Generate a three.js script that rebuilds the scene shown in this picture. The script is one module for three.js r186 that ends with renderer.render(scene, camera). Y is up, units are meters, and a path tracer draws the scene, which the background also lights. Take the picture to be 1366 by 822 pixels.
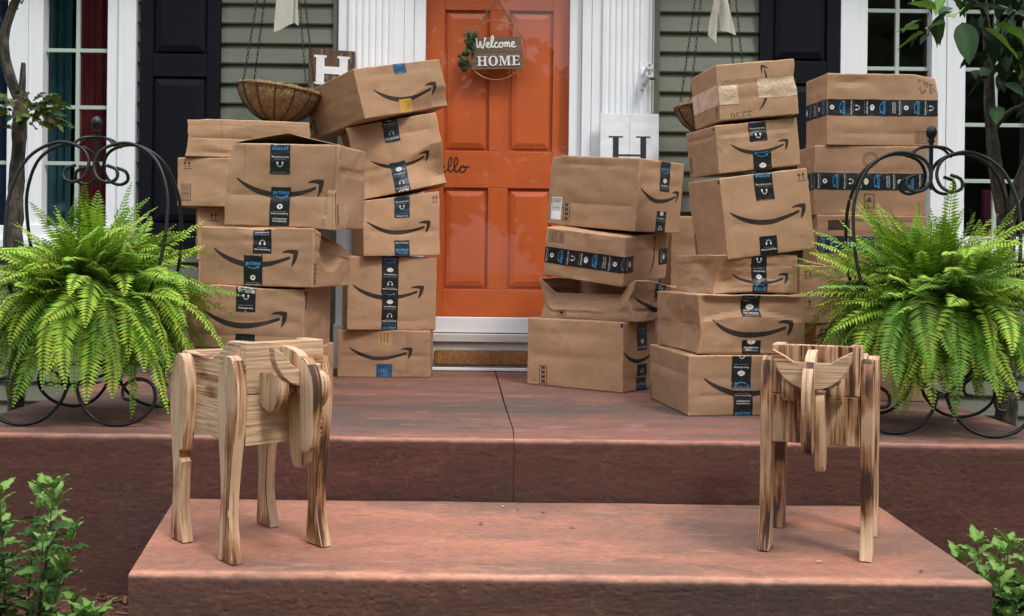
import * as THREE from 'three';
import { mergeGeometries, toCreasedNormals } from 'three/addons/utils/BufferGeometryUtils.js';
import { RoundedBoxGeometry } from 'three/addons/geometries/RoundedBoxGeometry.js';
import { TextGeometry } from 'three/addons/geometries/TextGeometry.js';
import { FontLoader } from 'three/addons/loaders/FontLoader.js';

// ---------- camera, sky, sun, exposure ----------
const scene = new THREE.Scene();
const camera = new THREE.PerspectiveCamera(2 * Math.atan(411 / 1450) * 180 / Math.PI, 1024 / 616, 0.05, 200);
camera.position.set(0, 0.641, 6.277);
camera.rotation.set(0, 0, 0.0115);
camera.setViewOffset(1366, 822, 0, 66, 1366, 822);
camera.updateProjectionMatrix();
scene.add(camera);
const renderer = new THREE.WebGLRenderer({ antialias: true });
renderer.toneMapping = THREE.LinearToneMapping;
renderer.toneMappingExposure = 1.5;
renderer.shadowMap.enabled = true;
{
  const W = 64, H = 32, d = new Float32Array(W * H * 4);
  for (let j = 0; j < H; j++) for (let i = 0; i < W; i++) {
    const el = ((j + 0.5) / H - 0.5) * Math.PI, s = Math.max(0, Math.sin(el));
    const L = el > 0 ? 0.62 + 1.24 * s : 0.25, k = (j * W + i) * 4;
    d[k] = L * 0.94; d[k + 1] = L; d[k + 2] = L * 1.09; d[k + 3] = 1;
  }
  const sky = new THREE.DataTexture(d, W, H, THREE.RGBAFormat, THREE.FloatType);
  sky.mapping = THREE.EquirectangularReflectionMapping; sky.magFilter = THREE.LinearFilter; sky.needsUpdate = true;
  scene.background = sky; scene.environment = sky;
}
const sun = new THREE.DirectionalLight(new THREE.Color(1, 0.93, 0.84), 1.5);
sun.position.set(3.4, 8.0, 5.6); sun.target.position.set(0, 0, 1);
sun.castShadow = true; sun.shadow.radius = 20; sun.shadow.mapSize.set(2048, 2048);
Object.assign(sun.shadow.camera, { left: -6, right: 6, top: 6, bottom: -6, near: 0.5, far: 40 });
scene.add(sun, sun.target);

// ---------- helpers ----------
const V = (x, y, z) => new THREE.Vector3(x, y, z);
const lin = (r, g, b) => new THREE.Color().setRGB(r, g, b);
function rngOf(s) { let a = s * 2654435761 >>> 0; return () => { a = a + 0x6D2B79F5 >>> 0; let t = Math.imul(a ^ a >>> 15, 1 | a); t = t + Math.imul(t ^ t >>> 7, 61 | t) ^ t; return ((t ^ t >>> 14) >>> 0) / 4294967296; }; }
function h2(i, j, s) { let n = Math.imul(i, 374761393) + Math.imul(j, 668265263) + Math.imul(s, 1274126177); n = Math.imul(n ^ n >>> 13, 1274126177); return ((n ^ n >>> 16) >>> 0) / 4294967296; }
function vn(x, y, s = 0) { const i = Math.floor(x), j = Math.floor(y); let u = x - i, v = y - j; u = u * u * (3 - 2 * u); v = v * v * (3 - 2 * v); const a = h2(i, j, s), b = h2(i + 1, j, s), c = h2(i, j + 1, s), d = h2(i + 1, j + 1, s); return a + (b - a) * u + (c - a) * v + (a - b - c + d) * u * v; }
function fbm(x, y, s = 0, o = 4) { let a = 0.5, t = 0, n = 0; for (let k = 0; k < o; k++) { t += a * vn(x, y, s + k * 17); n += a; a *= 0.5; x = x * 2.03 + 3.1; y = y * 2.03 + 1.7; } return t / n; }
const clamp = (x, a = 0, b = 1) => Math.min(b, Math.max(a, x));
const smooth = (a, b, x) => { const t = clamp((x - a) / (b - a)); return t * t * (3 - 2 * t); };
const lerp = (a, b, t) => a + (b - a) * t;
function dataTex(w, h, fn, srgb = true, rep = true) {   // fn(x01, y01) -> [r,g,b] 0..1 (srgb values when srgb)
  const d = new Uint8Array(w * h * 4);
  for (let j = 0; j < h; j++) for (let i = 0; i < w; i++) { const c = fn((i + 0.5) / w, (j + 0.5) / h), k = (j * w + i) * 4; d[k] = clamp(c[0]) * 255; d[k + 1] = clamp(c[1]) * 255; d[k + 2] = clamp(c[2]) * 255; d[k + 3] = 255; }
  const t = new THREE.DataTexture(d, w, h); t.magFilter = THREE.LinearFilter; t.minFilter = THREE.LinearFilter;
  if (rep) t.wrapS = t.wrapT = THREE.RepeatWrapping;
  if (srgb) t.colorSpace = THREE.SRGBColorSpace; t.needsUpdate = true; return t;
}
const used = new Map();
function numbered(n) { const k = used.get(n) || 0; used.set(n, k + 1); return k ? n + '_' + String(k).padStart(3, '0') : n; }
function mesh(name, geo, mat, parent) { const m = new THREE.Mesh(geo, mat); m.name = parent ? name : numbered(name); m.castShadow = m.receiveShadow = true; (parent || scene).add(m); return m; }
function grp(name, parent) { const g = new THREE.Group(); g.name = parent ? name : numbered(name); (parent || scene).add(g); return g; }
function tag(o, label, category, group, kind) { if (label) o.userData.label = label; if (category) o.userData.category = category; if (group) o.userData.group = group; if (kind) o.userData.kind = kind; return o; }
function boxAt(x0, x1, y0, y1, z0, z1, r = 0) { const g = r ? new RoundedBoxGeometry(x1 - x0, y1 - y0, z1 - z0, 2, r) : new THREE.BoxGeometry(x1 - x0, y1 - y0, z1 - z0); g.translate((x0 + x1) / 2, (y0 + y1) / 2, (z0 + z1) / 2); return g; }
function metreUV(g) {   // box-projected uv in metres
  g = g.index ? g.toNonIndexed() : g; g.computeVertexNormals(); const p = g.attributes.position, n = g.attributes.normal, uv = new Float32Array(p.count * 2);
  for (let i = 0; i < p.count; i++) { const ax = Math.abs(n.getX(i)), ay = Math.abs(n.getY(i)), az = Math.abs(n.getZ(i)); let u, v; if (az >= ax && az >= ay) { u = p.getX(i); v = p.getY(i); } else if (ax >= ay) { u = p.getZ(i); v = p.getY(i); } else { u = p.getX(i); v = p.getZ(i); } uv[2 * i] = u; uv[2 * i + 1] = v; }
  g.setAttribute('uv', new THREE.BufferAttribute(uv, 2)); return g;
}
function gridGeo(nu, nv, fn, uvfn) {   // fn(u,v) -> Vector3, counter-clockwise when u right, v up
  const pos = [], uv = [], idx = [];
  for (let j = 0; j <= nv; j++) for (let i = 0; i <= nu; i++) { const u = i / nu, v = j / nv, p = fn(u, v), t = uvfn ? uvfn(u, v, p) : [u, v]; pos.push(p.x, p.y, p.z); uv.push(t[0], t[1]); }
  for (let j = 0; j < nv; j++) for (let i = 0; i < nu; i++) { const a = j * (nu + 1) + i, b = a + 1, c = a + nu + 1, d = c + 1; idx.push(a, b, d, a, d, c); }
  const g = new THREE.BufferGeometry(); g.setAttribute('position', new THREE.Float32BufferAttribute(pos, 3)); g.setAttribute('uv', new THREE.Float32BufferAttribute(uv, 2)); g.setIndex(idx); g.computeVertexNormals(); return g;
}
function tube(pts, r0, r1 = r0, seg = 24, rad = 8, wob = 0, seed = 1) {   // tapered tube with closed ends
  const c = new THREE.CatmullRomCurve3(pts.map(p => p.isVector3 ? p : V(...p)));
  const f = c.computeFrenetFrames(seg, false);
  const g = gridGeo(rad, seg + 2, (u, v) => {
    const k = Math.round(v * (seg + 2)) - 1, kk = clamp(k, 0, seg), t = kk / seg, a = -u * Math.PI * 2, p = c.getPointAt(t);
    let r = (k < 0 || k > seg) ? 0.0001 : lerp(r0, r1, t); if (wob) r *= 1 + wob * (fbm(Math.cos(a) * 2 + 9, t * seg * 0.7, seed, 3) - 0.5);
    return p.addScaledVector(f.normals[kk], Math.cos(a) * r).addScaledVector(f.binormals[kk], Math.sin(a) * r);
  }, (u, v) => [u, v * c.getLength()]);
  return g;
}
const std = (o) => new THREE.MeshStandardMaterial(Object.assign({ roughness: 0.8, metalness: 0, side: THREE.DoubleSide }, o));
const font = await new FontLoader().loadAsync('fonts/droid/droid_serif_bold.typeface.json');

// fine grey noise maps shared by many surfaces (1 m tiles)
const fineBump = dataTex(512, 512, (x, y) => { const n = 0.5 * fbm(x * 60, y * 60, 3, 3) + 0.5 * vn(x * 256, y * 256, 8); return [n, n, n]; }, false);
const plainTone = (r, g, b, amp, s, sx = 9, sy = 9) => dataTex(512, 512, (x, y) => { const n = 1 + amp * (fbm(x * sx, y * sy, s, 5) - 0.5) * 2 + amp * 0.5 * (vn(x * 220, y * 220, s + 5) - 0.5); return [r * n, g * n, b * n]; });

// ---------- ground ----------
{
  const lawn = mesh('ground', new THREE.PlaneGeometry(160, 160).rotateX(-Math.PI / 2), std({ color: 0xffffff, map: plainTone(0.30, 0.33, 0.2, 0.3, 41, 40, 40), roughness: 1 }));
  lawn.position.y = -0.574; lawn.material.map.repeat.set(60, 60); tag(lawn, 'mown lawn in front of the house', 'lawn', null, 'structure');
  const bed = mesh('mulch_bed', gridGeo(60, 40, (u, v) => V(lerp(-5, 5, u), -0.565 + 0.03 * (fbm(u * 40, v * 30, 7) - 0.5), lerp(4.2, -0.3, v)), (u, v) => [u * 10, v * 4.5]), std({ map: plainTone(0.33, 0.2, 0.15, 0.5, 43, 30, 30), bumpMap: fineBump, bumpScale: 0.02, roughness: 1 }));
  tag(bed, 'reddish brown mulch bed along the porch', 'mulch', null, 'structure');
  const R = rngOf(5), chips = [];
  for (let k = 0; k < 1500; k++) {
    const left = R() < 0.6, x = left ? -2.6 + R() * 1.6 : 1.3 + R() * 0.9, z = 2.5 + R() * 1.3;
    const g = new THREE.BoxGeometry(0.015 + R() * 0.03, 0.004 + R() * 0.004, 0.006 + R() * 0.01); g.rotateX((R() - 0.5)); g.rotateZ((R() - 0.5) * 0.8); g.rotateY(R() * 6.3); g.translate(x, -0.548 + R() * 0.012, z);
    const c = lerp(0.5, 1.4, R()), col = new Float32Array(g.attributes.position.count * 3); for (let i = 0; i < col.length; i += 3) { col[i] = 0.16 * c; col[i + 1] = 0.065 * c; col[i + 2] = 0.04 * c; }
    g.setAttribute('color', new THREE.BufferAttribute(col, 3)); chips.push(g);
  }
  tag(mesh('mulch_chips', mergeGeometries(chips), std({ vertexColors: true, roughness: 1 })), 'loose red wood chips beside the concrete steps', 'mulch', null, 'stuff');
}

// ---------- porch and step (stained, worn concrete) ----------
function concrete(topLen, wide, s, pal) {   // texture over (x, arc length): top surface first, then the front face
  const tot = topLen + 0.6, W = 1536, H = Math.round(1536 * tot / wide);
  const mixc = (a, b, t) => [lerp(a[0], b[0], t), lerp(a[1], b[1], t), lerp(a[2], b[2], t)];
  const map = dataTex(W, H, (u, v) => {
    const x = u * wide, y = v * tot;
    const wob = 0.010 * (fbm(x * 5, 3, s) - 0.5) + 0.012 * (fbm(x * 30, y * 10, s + 2) - 0.5);
    const d = y - topLen;
    const streak = fbm(x * 2.2, y * 9, s + 5, 5), blot = fbm(x * 1.5, y * 2.4, s + 9, 5), fine = fbm(x * 60, y * 120, s + 4, 3);
    let t = mixc(pal.a, pal.b, smooth(0.3, 0.7, streak)); t = mixc(t, pal.c, smooth(0.48, 0.72, blot) * pal.k);
    t = mixc(t, pal.d, smooth(0.62, 0.8, fbm(x * 7, y * 26, s + 31, 4)) * pal.m);
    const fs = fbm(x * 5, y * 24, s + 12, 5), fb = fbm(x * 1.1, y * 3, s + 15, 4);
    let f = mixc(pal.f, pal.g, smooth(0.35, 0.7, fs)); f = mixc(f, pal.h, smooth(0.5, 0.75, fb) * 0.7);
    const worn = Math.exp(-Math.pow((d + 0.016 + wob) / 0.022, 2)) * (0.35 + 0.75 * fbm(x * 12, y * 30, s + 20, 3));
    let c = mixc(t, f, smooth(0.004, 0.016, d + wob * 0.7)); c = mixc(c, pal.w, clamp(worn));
    const grit = vn(x * 520, y * 520, s + 77), spk = grit > 0.93 ? 1.12 : grit < 0.06 ? 0.82 : 1, n = (0.87 + 0.26 * fine) * spk; const chip = smooth(0.735, 0.76, fbm(x * 38, y * 46, s + 55, 3)) * (d > -0.02 ? 0.14 : 0.12), st = smooth(0.70, 0.74, fbm(x * 9, y * 14, s + 61, 5)) * 0.16; return [0, 1, 2].map(q => lerp(lerp(c[q] * n, pal.d[q] * 0.95, chip), pal.h[q], st));
  }, true, false);
  const bump = dataTex(W >> 1, H >> 1, (u, v) => {
    const x = u * wide, y = v * tot, d = y - topLen;
    const top = 0.5 + 0.22 * (fbm(x * 30, y * 30, s, 3) - 0.5) + 0.2 * (vn(x * 260, y * 260, s + 1) - 0.5);
    const brush = 0.5 + 0.35 * (fbm(x * 22, y * 170, s + 3, 4) - 0.5) + 0.45 * (fbm(x * 90, y * 130, s + 13, 3) - 0.5), pit = smooth(0.70, 0.78, fbm(x * 46, y * 90, s + 6, 3)) * 0.35 * smooth(0.45, 0.6, fbm(x * 3, y * 5, s + 40, 2));
    const n = lerp(top, brush - pit, smooth(0, 0.03, d)); return [n, n, n];
  }, false, false);
  return std({ map, bumpMap: bump, bumpScale: 0.0042, roughness: 0.82 });
}
const C8 = (r, g, b) => [r / 255, g / 255, b / 255];
function slab(name, parent, mat, xl, xr, zb, zf, top, bot, wide, x00, s, jag = 0) {
  const topLen = zf - zb, rr = 0.013, nu = 110;
  const prof = []; const nT = 26; for (let i = 0; i <= nT; i++) prof.push([zb + (topLen - rr) * i / nT, top, topLen * i / nT]);
  for (let i = 1; i <= 4; i++) { const a = i / 4 * Math.PI / 2; prof.push([zf - rr + Math.sin(a) * rr, top - rr + Math.cos(a) * rr, topLen + 0.02 * i / 4]); }
  const nF = 26; for (let i = 1; i <= nF; i++) prof.push([zf, lerp(top - rr, bot, i / nF), topLen + 0.02 + (top - rr - bot) * 1.0 * i / nF]);
  const nv = prof.length - 1, tot = topLen + 0.6;
  const P = (u, k) => { const [z, y] = prof[k]; const x = lerp(xl(z), xr(z), u), ef = smooth(nT - 1, nT + 3, k); return V(x, y + (k <= nT + 2 ? 0.006 * (fbm(x * 3, z * 3, s) - 0.5) : 0) * (bot < y ? 1 : 0), z + ef * (0.005 * (fbm(x * 2.3, y * 4, s + 1) - 0.5) + 0.002 * (fbm(x * 14, y * 30, s + 2) - 0.5))); };
  const g = gridGeo(nu, nv, (u, v) => P(u, nv - Math.round(v * nv)), (u, v, p) => [(p.x - x00) / wide, Math.min(0.995, prof[nv - Math.round(v * nv)][2] / tot)]);
  const m = mesh(name, g, mat, parent);
  for (const [nm, e] of [['slab_side', 0], ['slab_side', 1]]) {
    const n2 = 20, side = gridGeo(n2, 8, (u, v) => { const uu = e ? 1 - u : u; let z = lerp(zb, zf, uu), x = (e ? xr : xl)(z); const y = lerp(bot, top - 0.004, v); const q = P(e, Math.min(nT, Math.round(uu * nT))); return V(x, v === 1 ? q.y : y, v === 1 && uu === 1 ? zf - rr : z); }, (u, v) => [0.1 + u * topLen / wide, Math.min(0.99, (topLen + 0.05 + (1 - v) * (top - bot)) / tot)]);
    mesh(nm, side, mat, m);
  }
  return m;
}
{
  const porch = grp('porch'); tag(porch, 'dark red stained concrete porch in front of the door', 'porch', null, 'structure');
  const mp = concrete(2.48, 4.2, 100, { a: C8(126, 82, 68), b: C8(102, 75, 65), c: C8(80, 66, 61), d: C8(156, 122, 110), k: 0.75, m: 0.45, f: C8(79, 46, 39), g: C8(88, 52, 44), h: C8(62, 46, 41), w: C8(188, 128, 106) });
  const ck = [[-0.1, -0.095], [0.0, -0.092], [0.5, -0.07], [0.97, -0.048], [1.4, -0.03], [1.95, -0.002], [2.2, 0.012], [2.6, 0.017]];
  const crack = z => { let k = 0; while (k < ck.length - 2 && z > ck[k + 1][0]) k++; const [a, xa] = ck[k], [b, xb] = ck[k + 1]; return lerp(xa, xb, clamp((z - a) / (b - a))) + 0.004 * (fbm(z * 12, 2, 3) - 0.5); };
  const gap = z => z > 2.43 ? 0.0007 : lerp(0.0032, 0.0016, smooth(1.2, 2.43, z));
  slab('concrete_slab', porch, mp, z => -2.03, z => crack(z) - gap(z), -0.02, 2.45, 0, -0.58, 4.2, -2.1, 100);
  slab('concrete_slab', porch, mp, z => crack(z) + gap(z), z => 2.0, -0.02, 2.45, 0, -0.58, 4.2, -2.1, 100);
  const step = grp('front_step'); tag(step, 'wide worn pink concrete step below the porch', 'step', null, 'structure');
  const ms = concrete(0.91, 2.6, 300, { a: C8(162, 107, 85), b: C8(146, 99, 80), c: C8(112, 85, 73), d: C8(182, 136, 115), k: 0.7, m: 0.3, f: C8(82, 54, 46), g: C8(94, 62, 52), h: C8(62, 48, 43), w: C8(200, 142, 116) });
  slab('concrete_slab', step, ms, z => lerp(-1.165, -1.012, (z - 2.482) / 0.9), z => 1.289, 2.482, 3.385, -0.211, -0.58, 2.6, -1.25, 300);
}

// ---------- house front ----------
const M = {
  siding: std({ map: plainTone(0.395, 0.41, 0.35, 0.07, 51, 3, 30), bumpMap: fineBump, bumpScale: 0.0015, roughness: 0.6 }),
  white: std({ map: plainTone(0.915, 0.925, 0.94, 0.03, 52, 6, 6), roughness: 0.5 }),
  muntin: std({ color: lin(0.42, 0.5, 0.44), roughness: 0.5 }),
  black: new THREE.MeshPhysicalMaterial({ color: lin(0.007, 0.008, 0.012), roughness: 0.65, specularIntensity: 0.22 }),
  dark: std({ color: lin(0.2, 0.2, 0.19), roughness: 0.9 }),
  orange: std({ map: plainTone(0.77, 0.365, 0.155, 0.05, 53, 5, 4), roughness: 0.42 }),
  glass: new THREE.MeshPhysicalMaterial({ color: 0xffffff, transmission: 1, roughness: 0.02, thickness: 0, ior: 1.5 }),
  iron: std({ color: lin(0.012, 0.012, 0.013), roughness: 0.42, metalness: 0.3 }),
};
{
  const house = grp('house'); tag(house, 'olive green sided house front with orange door and white trim', 'house');
  // sheathing behind the boards, with window openings
  const w = [];
  const wall = (x0, x1, y0, y1) => w.push(boxAt(x0, x1, y0, y1, -0.22, -0.012));
  wall(-4.2, -1.0, -0.6, 0.76); wall(-4.2, -3.45, 0.76, 2.42); wall(-2.27, -1.0, 0.76, 2.42); wall(-4.2, -1.0, 2.42, 3.05);
  wall(0.8, 4.2, -0.6, 0.76); wall(3.14, 4.2, 0.76, 2.42); wall(0.8, 1.96, 0.76, 2.42); wall(0.8, 4.2, 2.42, 3.05);
  wall(-1.0, 0.8, 2.4, 3.05); wall(-1.0, 0.8, -0.6, 0.05); wall(-1.0, -0.56, 0.05, 2.4); wall(0.37, 0.8, 0.05, 2.4);
  mesh('wall', mergeGeometries(w), M.dark, house);
  const room = [boxAt(-4.2, 4.2, -0.1, 0.0, -3.2, -0.22), boxAt(-4.2, 4.2, 2.6, 2.7, -3.2, -0.22), boxAt(-4.3, -4.2, 0, 2.6, -3.2, -0.22), boxAt(4.2, 4.3, 0, 2.6, -3.2, -0.22), boxAt(-4.2, 4.2, 0, 2.6, -3.3, -3.2)];
  mesh('inner_wall', mergeGeometries(room), std({ color: lin(0.3, 0.28, 0.25), roughness: 0.9 }), house);
  // eave above the wall carries the hanging baskets
  mesh('eave', mergeGeometries([boxAt(-4.4, 4.4, 3.052, 3.09, -0.2, 0.5), boxAt(-4.4, 4.4, 3.01, 3.15, 0.502, 0.53)]), M.white, house);
  // lap siding: every course a board
  const e = 0.1152, R = rngOf(8);
  const boards = (x0, x1, ya, yb, yref) => {
    const k0 = Math.floor((ya - yref) / e), k1 = Math.ceil((yb - yref) / e);
    for (let k = k0; k < k1; k++) {
      const y0 = yref + k * e, y1 = Math.min(y0 + e, yb); if (y1 - Math.max(y0, ya) < 0.02) continue;
      const sh = new THREE.Shape([[0.004, y1 - 0.004], [0.03, y0 - 0.006], [0.027, y0 - 0.013], [0.001, y0 - 0.011], [-0.008, y1 - 0.004]].map(p => new THREE.Vector2(...p)));
      mesh('siding_board', fixBoard(sh, x0, x1), M.siding, sid);
    }
  };
  function fixBoard(sh, x0, x1) { const pts = sh.getPoints(), geo = [], n = pts.length, pos = [], uv = [], idx = [], off = R(); for (let i = 0; i < n; i++) { const a = pts[i], b = pts[(i + 1) % n], q = pos.length / 3; pos.push(x0, a.y, a.x, x1, a.y, a.x, x1, b.y, b.x, x0, b.y, b.x); uv.push(x0 + off, a.y, x1 + off, a.y, x1 + off, b.y, x0 + off, b.y); idx.push(q, q + 2, q + 1, q, q + 3, q + 2); } const g = new THREE.BufferGeometry(); g.setAttribute('position', new THREE.Float32BufferAttribute(pos, 3)); g.setAttribute('uv', new THREE.Float32BufferAttribute(uv, 2)); g.setIndex(idx); g.computeVertexNormals(); return g; }
  let sid = grp('siding', house);
  boards(-3.9, -1.04, -0.55, 0.66, 1.757); boards(-2.2, -1.04, 0.66, 3.04, 1.757);
  sid = grp('siding', house);
  boards(0.835, 3.9, -0.55, 0.66, 1.736); boards(0.835, 1.9, 0.66, 3.04, 1.736);
  mesh('corner_trim', boxAt(-1.04, -1.008, 0.0, 2.66, -0.01, 0.045), M.siding, house); mesh('corner_trim', boxAt(0.80, 0.834, 0.0, 2.66, -0.01, 0.045), M.siding, house);
  // windows
  const windowAt = (sgn, xs, muY) => {
    const win = grp('window', house); const X = (a, b) => sgn > 0 ? [a, b] : [-b, -a];
    const bx = (n, a, b, y0, y1, z0, z1, m = M.white, r = 0.003) => { const [x0, x1] = X(a, b); return mesh(n, boxAt(x0, x1, y0, y1, z0, z1, r), m, win); };
    const [c0, g0, g1, g2, end] = xs;       // casing outer, glass start, glass end, second glass start, end
    bx('casing', c0, c0 + 0.1, 0.80, 2.5, -0.01, 0.055); bx('casing', c0 + 0.101, g0 - 0.001, 0.80, 2.5, -0.05, 0.03);
    bx('mullion', g1 + 0.001, g1 + 0.085, 0.80, 2.5, -0.05, 0.03); bx('mullion', g1 + 0.087, g2 - 0.001, 0.80, 2.5, -0.045, 0.035);
    bx('casing', end, end + 0.1, 0.80, 2.5, -0.01, 0.055);
    bx('head', c0, end + 0.1, 2.5, 2.62, -0.01, 0.06); bx('window_sill', c0 - 0.02, end + 0.12, 0.672, 0.72, -0.012, 0.09, M.white, 0.006); bx('window_sill', c0, end + 0.1, 0.722, 0.798, -0.02, 0.055, M.white, 0.004);
    for (const [a, b] of [[g0, g1], [g2, end]]) {
      const ys = [0.80, ...muY, 2.5]; const cols = Math.max(1, Math.round((b - a) / 0.185)), cw = (b - a) / cols;
      for (let i = 1; i < cols; i++) bx('muntin', a + i * cw - 0.011, a + i * cw + 0.011, 0.80, 2.5, -0.028, -0.008, M.muntin, 0.002);
      for (const y of muY) bx('muntin', a, b, y - 0.011, y + 0.011, -0.026, -0.010, M.muntin, 0.002);
      for (let i = 0; i < cols; i++) for (let j = 0; j < ys.length - 1; j++) { const [x0, x1] = X(a + i * cw, a + (i + 1) * cw); const p = mesh('pane', new THREE.PlaneGeometry(x1 - x0 - 0.004, ys[j + 1] - ys[j] - 0.004), M.glass, win); p.position.set((x0 + x1) / 2, (ys[j] + ys[j + 1]) / 2, -0.034 + 0.0008 * ((i * 7 + j * 3) % 5)); p.rotation.y = 0.003 * ((i * 5 + j * 2) % 5 - 2); p.rotation.x = 0.002 * ((i + j * 3) % 5 - 2); }
    }
  };
  windowAt(-1, [2.168, 2.341, 2.709, 2.912, 3.30], [1.162, 1.487, 1.816, 2.14]);
  windowAt(1, [1.868, 2.031, 2.399, 2.594, 2.98], [1.12, 1.445, 1.765, 2.10]);
  // shutters
  for (const [x0, x1] of [[-2.142, -1.683], [1.403, 1.862]]) {
    const s = grp('shutter', house), z0 = 0.032, z1 = 0.062;
    const part = (n, a, b, c, d, e0, e1) => mesh(n, boxAt(a, b, c, d, e0, e1, 0.004), M.black, s);
    part('stile', x0, x0 + 0.075, 0.7, 2.55, z0, z1); part('stile', x1 - 0.075, x1, 0.7, 2.55, z0, z1);
    for (const [a, b] of [[0.7, 0.82], [1.66, 1.79], [2.43, 2.55]]) part('rail', x0 + 0.0755, x1 - 0.0755, a, b, z0, z1 - 0.001);
    for (const [a, b] of [[0.82, 1.66], [1.79, 2.43]]) {
      part('panel_back', x0 + 0.0755, x1 - 0.0755, a + 0.0005, b - 0.0005, z0 - 0.002, z0 + 0.01);
      const pw = x1 - x0 - 0.151 - 0.03, ph = b - a - 0.03, bev = 0.035;
      const sh = new THREE.Shape([[-pw / 2 + bev, -ph / 2 + bev], [pw / 2 - bev, -ph / 2 + bev], [pw / 2 - bev, ph / 2 - bev], [-pw / 2 + bev, ph / 2 - bev]].map(q => new THREE.Vector2(...q)));
      const g = new THREE.ExtrudeGeometry(sh, { depth: 0.002, bevelEnabled: true, bevelSegments: 1, bevelThickness: 0.012, bevelSize: bev }); g.translate((x0 + x1) / 2, (a + b) / 2, z0 + 0.022); mesh('raised_panel', g, M.black, s);
    }
  }
  // fluted pilasters
  const pilaster = (x0, x1, flip) => {
    const p = grp('pilaster', house), wd = x1 - x0, pts = [], z1 = 0.085;
    pts.push([0, -0.01], [0, z1 - 0.02], [0.055, z1 - 0.02], [0.06, z1]);
    const a = 0.075, b = wd - 0.075, n = 6, cw = (b - a) / n;
    for (let i = 0; i < n; i++) { const c = a + (i + 0.5) * cw; pts.push([c - cw * 0.36, z1]); for (let k = 0; k <= 6; k++) { const t = Math.PI * (1 - k / 6); pts.push([c + Math.cos(t) * cw * 0.34, z1 - Math.sin(t) * 0.011]); } pts.push([c + cw * 0.36, z1]); }
    pts.push([wd - 0.06, z1], [wd - 0.055, z1 - 0.02], [wd, z1 - 0.02], [wd, -0.01]);
    const sh = new THREE.Shape(pts.map(q => new THREE.Vector2(q[0], -q[1])));
    const g = new THREE.ExtrudeGeometry(sh, { depth: 2.4, bevelEnabled: false }); g.rotateX(-Math.PI / 2); g.translate(x0, 0.26, 0);
    mesh('shaft', toCreasedNormals(g, 0.7), M.white, p);
    mesh('plinth', boxAt(x0 - 0.006, x1 + 0.006, 0.002, 0.258, -0.01, 0.1, 0.005), M.white, p);
  };
  pilaster(-1.006, -0.632); pilaster(0.444, 0.798);
  mesh('caulk_line', tube([[0.79, 0.3, 0.091], [0.786, 1.1, 0.09], [0.79, 2.6, 0.091]], 0.006, 0.006, 20, 6), std({ color: lin(0.3, 0.3, 0.3) }), house);
  // storm door with full glass, orange door behind it
  const st = grp('storm_door', house);
  const sb = (n, a, b, c, d, z0, z1, m = M.white, r = 0.004) => mesh(n, boxAt(a, b, c, d, z0, z1, r), m, st);
  sb('jamb', -0.631, -0.578, 0.2, 2.6, -0.06, 0.06); sb('jamb', 0.388, 0.443, 0.2, 2.6, -0.06, 0.06);
  sb('stile', -0.577, -0.512, 0.212, 2.5, -0.02, 0.022); sb('stile', 0.318, 0.387, 0.212, 2.5, -0.02, 0.022);
  sb('kick_rail', -0.5115, 0.3175, 0.212, 0.30, -0.019, 0.021); sb('top_rail', -0.5115, 0.3175, 2.42, 2.5, -0.019, 0.021);
  const gp = mesh('pane', new THREE.PlaneGeometry(0.829, 2.12), M.glass, st); gp.position.set(-0.097, 1.36, 0.0);
  const door = grp('front_door', house), zd = -0.10;
  const db = (n, a, b, c, d, z0, z1) => mesh(n, boxAt(a, b, c, d, z0, z1, 0.004), M.orange, door);
  const cx = -0.09, xs = [-0.56, -0.405, -0.145, -0.03, 0.225, 0.38];
  db('stile', xs[0], xs[1], 0.24, 2.42, zd, zd + 0.045); db('stile', xs[4], xs[5], 0.24, 2.42, zd, zd + 0.045);
  const rails = [[0.24, 0.46], [1.05, 1.265], [2.085, 2.17], [2.34, 2.42]];
  for (const [a, b] of rails) db('rail', xs[1], xs[4], a, b, zd, zd + 0.0445);
  const rows = [[0.46, 1.05], [1.265, 2.085], [2.17, 2.34]];
  for (const [a, b] of rows) {
    db('mullion', xs[2], xs[3], a, b, zd, zd + 0.0445);
    for (const [c, d] of [[xs[1], xs[2]], [xs[3], xs[4]]]) {
      db('panel_back', c, d, a, b, zd + 0.004, zd + 0.022);
      const bev = 0.03, pw = d - c - 0.036, ph = b - a - 0.036, sh = new THREE.Shape([[-pw / 2 + bev, -ph / 2 + bev], [pw / 2 - bev, -ph / 2 + bev], [pw / 2 - bev, ph / 2 - bev], [-pw / 2 + bev, ph / 2 - bev]].map(q => new THREE.Vector2(...q)));
      const g = new THREE.ExtrudeGeometry(sh, { depth: 0.001, bevelEnabled: true, bevelSegments: 1, bevelThickness: 0.009, bevelSize: bev }); g.translate((c + d) / 2, (a + b) / 2, zd + 0.031); mesh('raised_panel', metreUV(g), M.orange, door);
    }
  }
  // sill under the door
  const sillm = std({ map: plainTone(0.78, 0.77, 0.75, 0.12, 55, 8, 20), roughness: 0.7 });
  mesh('door_sill', boxAt(-0.63, 0.442, 0.158, 0.206, -0.08, 0.05, 0.006), sillm, house);
  mesh('door_sill', boxAt(-0.63, 0.442, 0.0, 0.157, -0.1, 0.03, 0.004), sillm, house);
}
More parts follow.
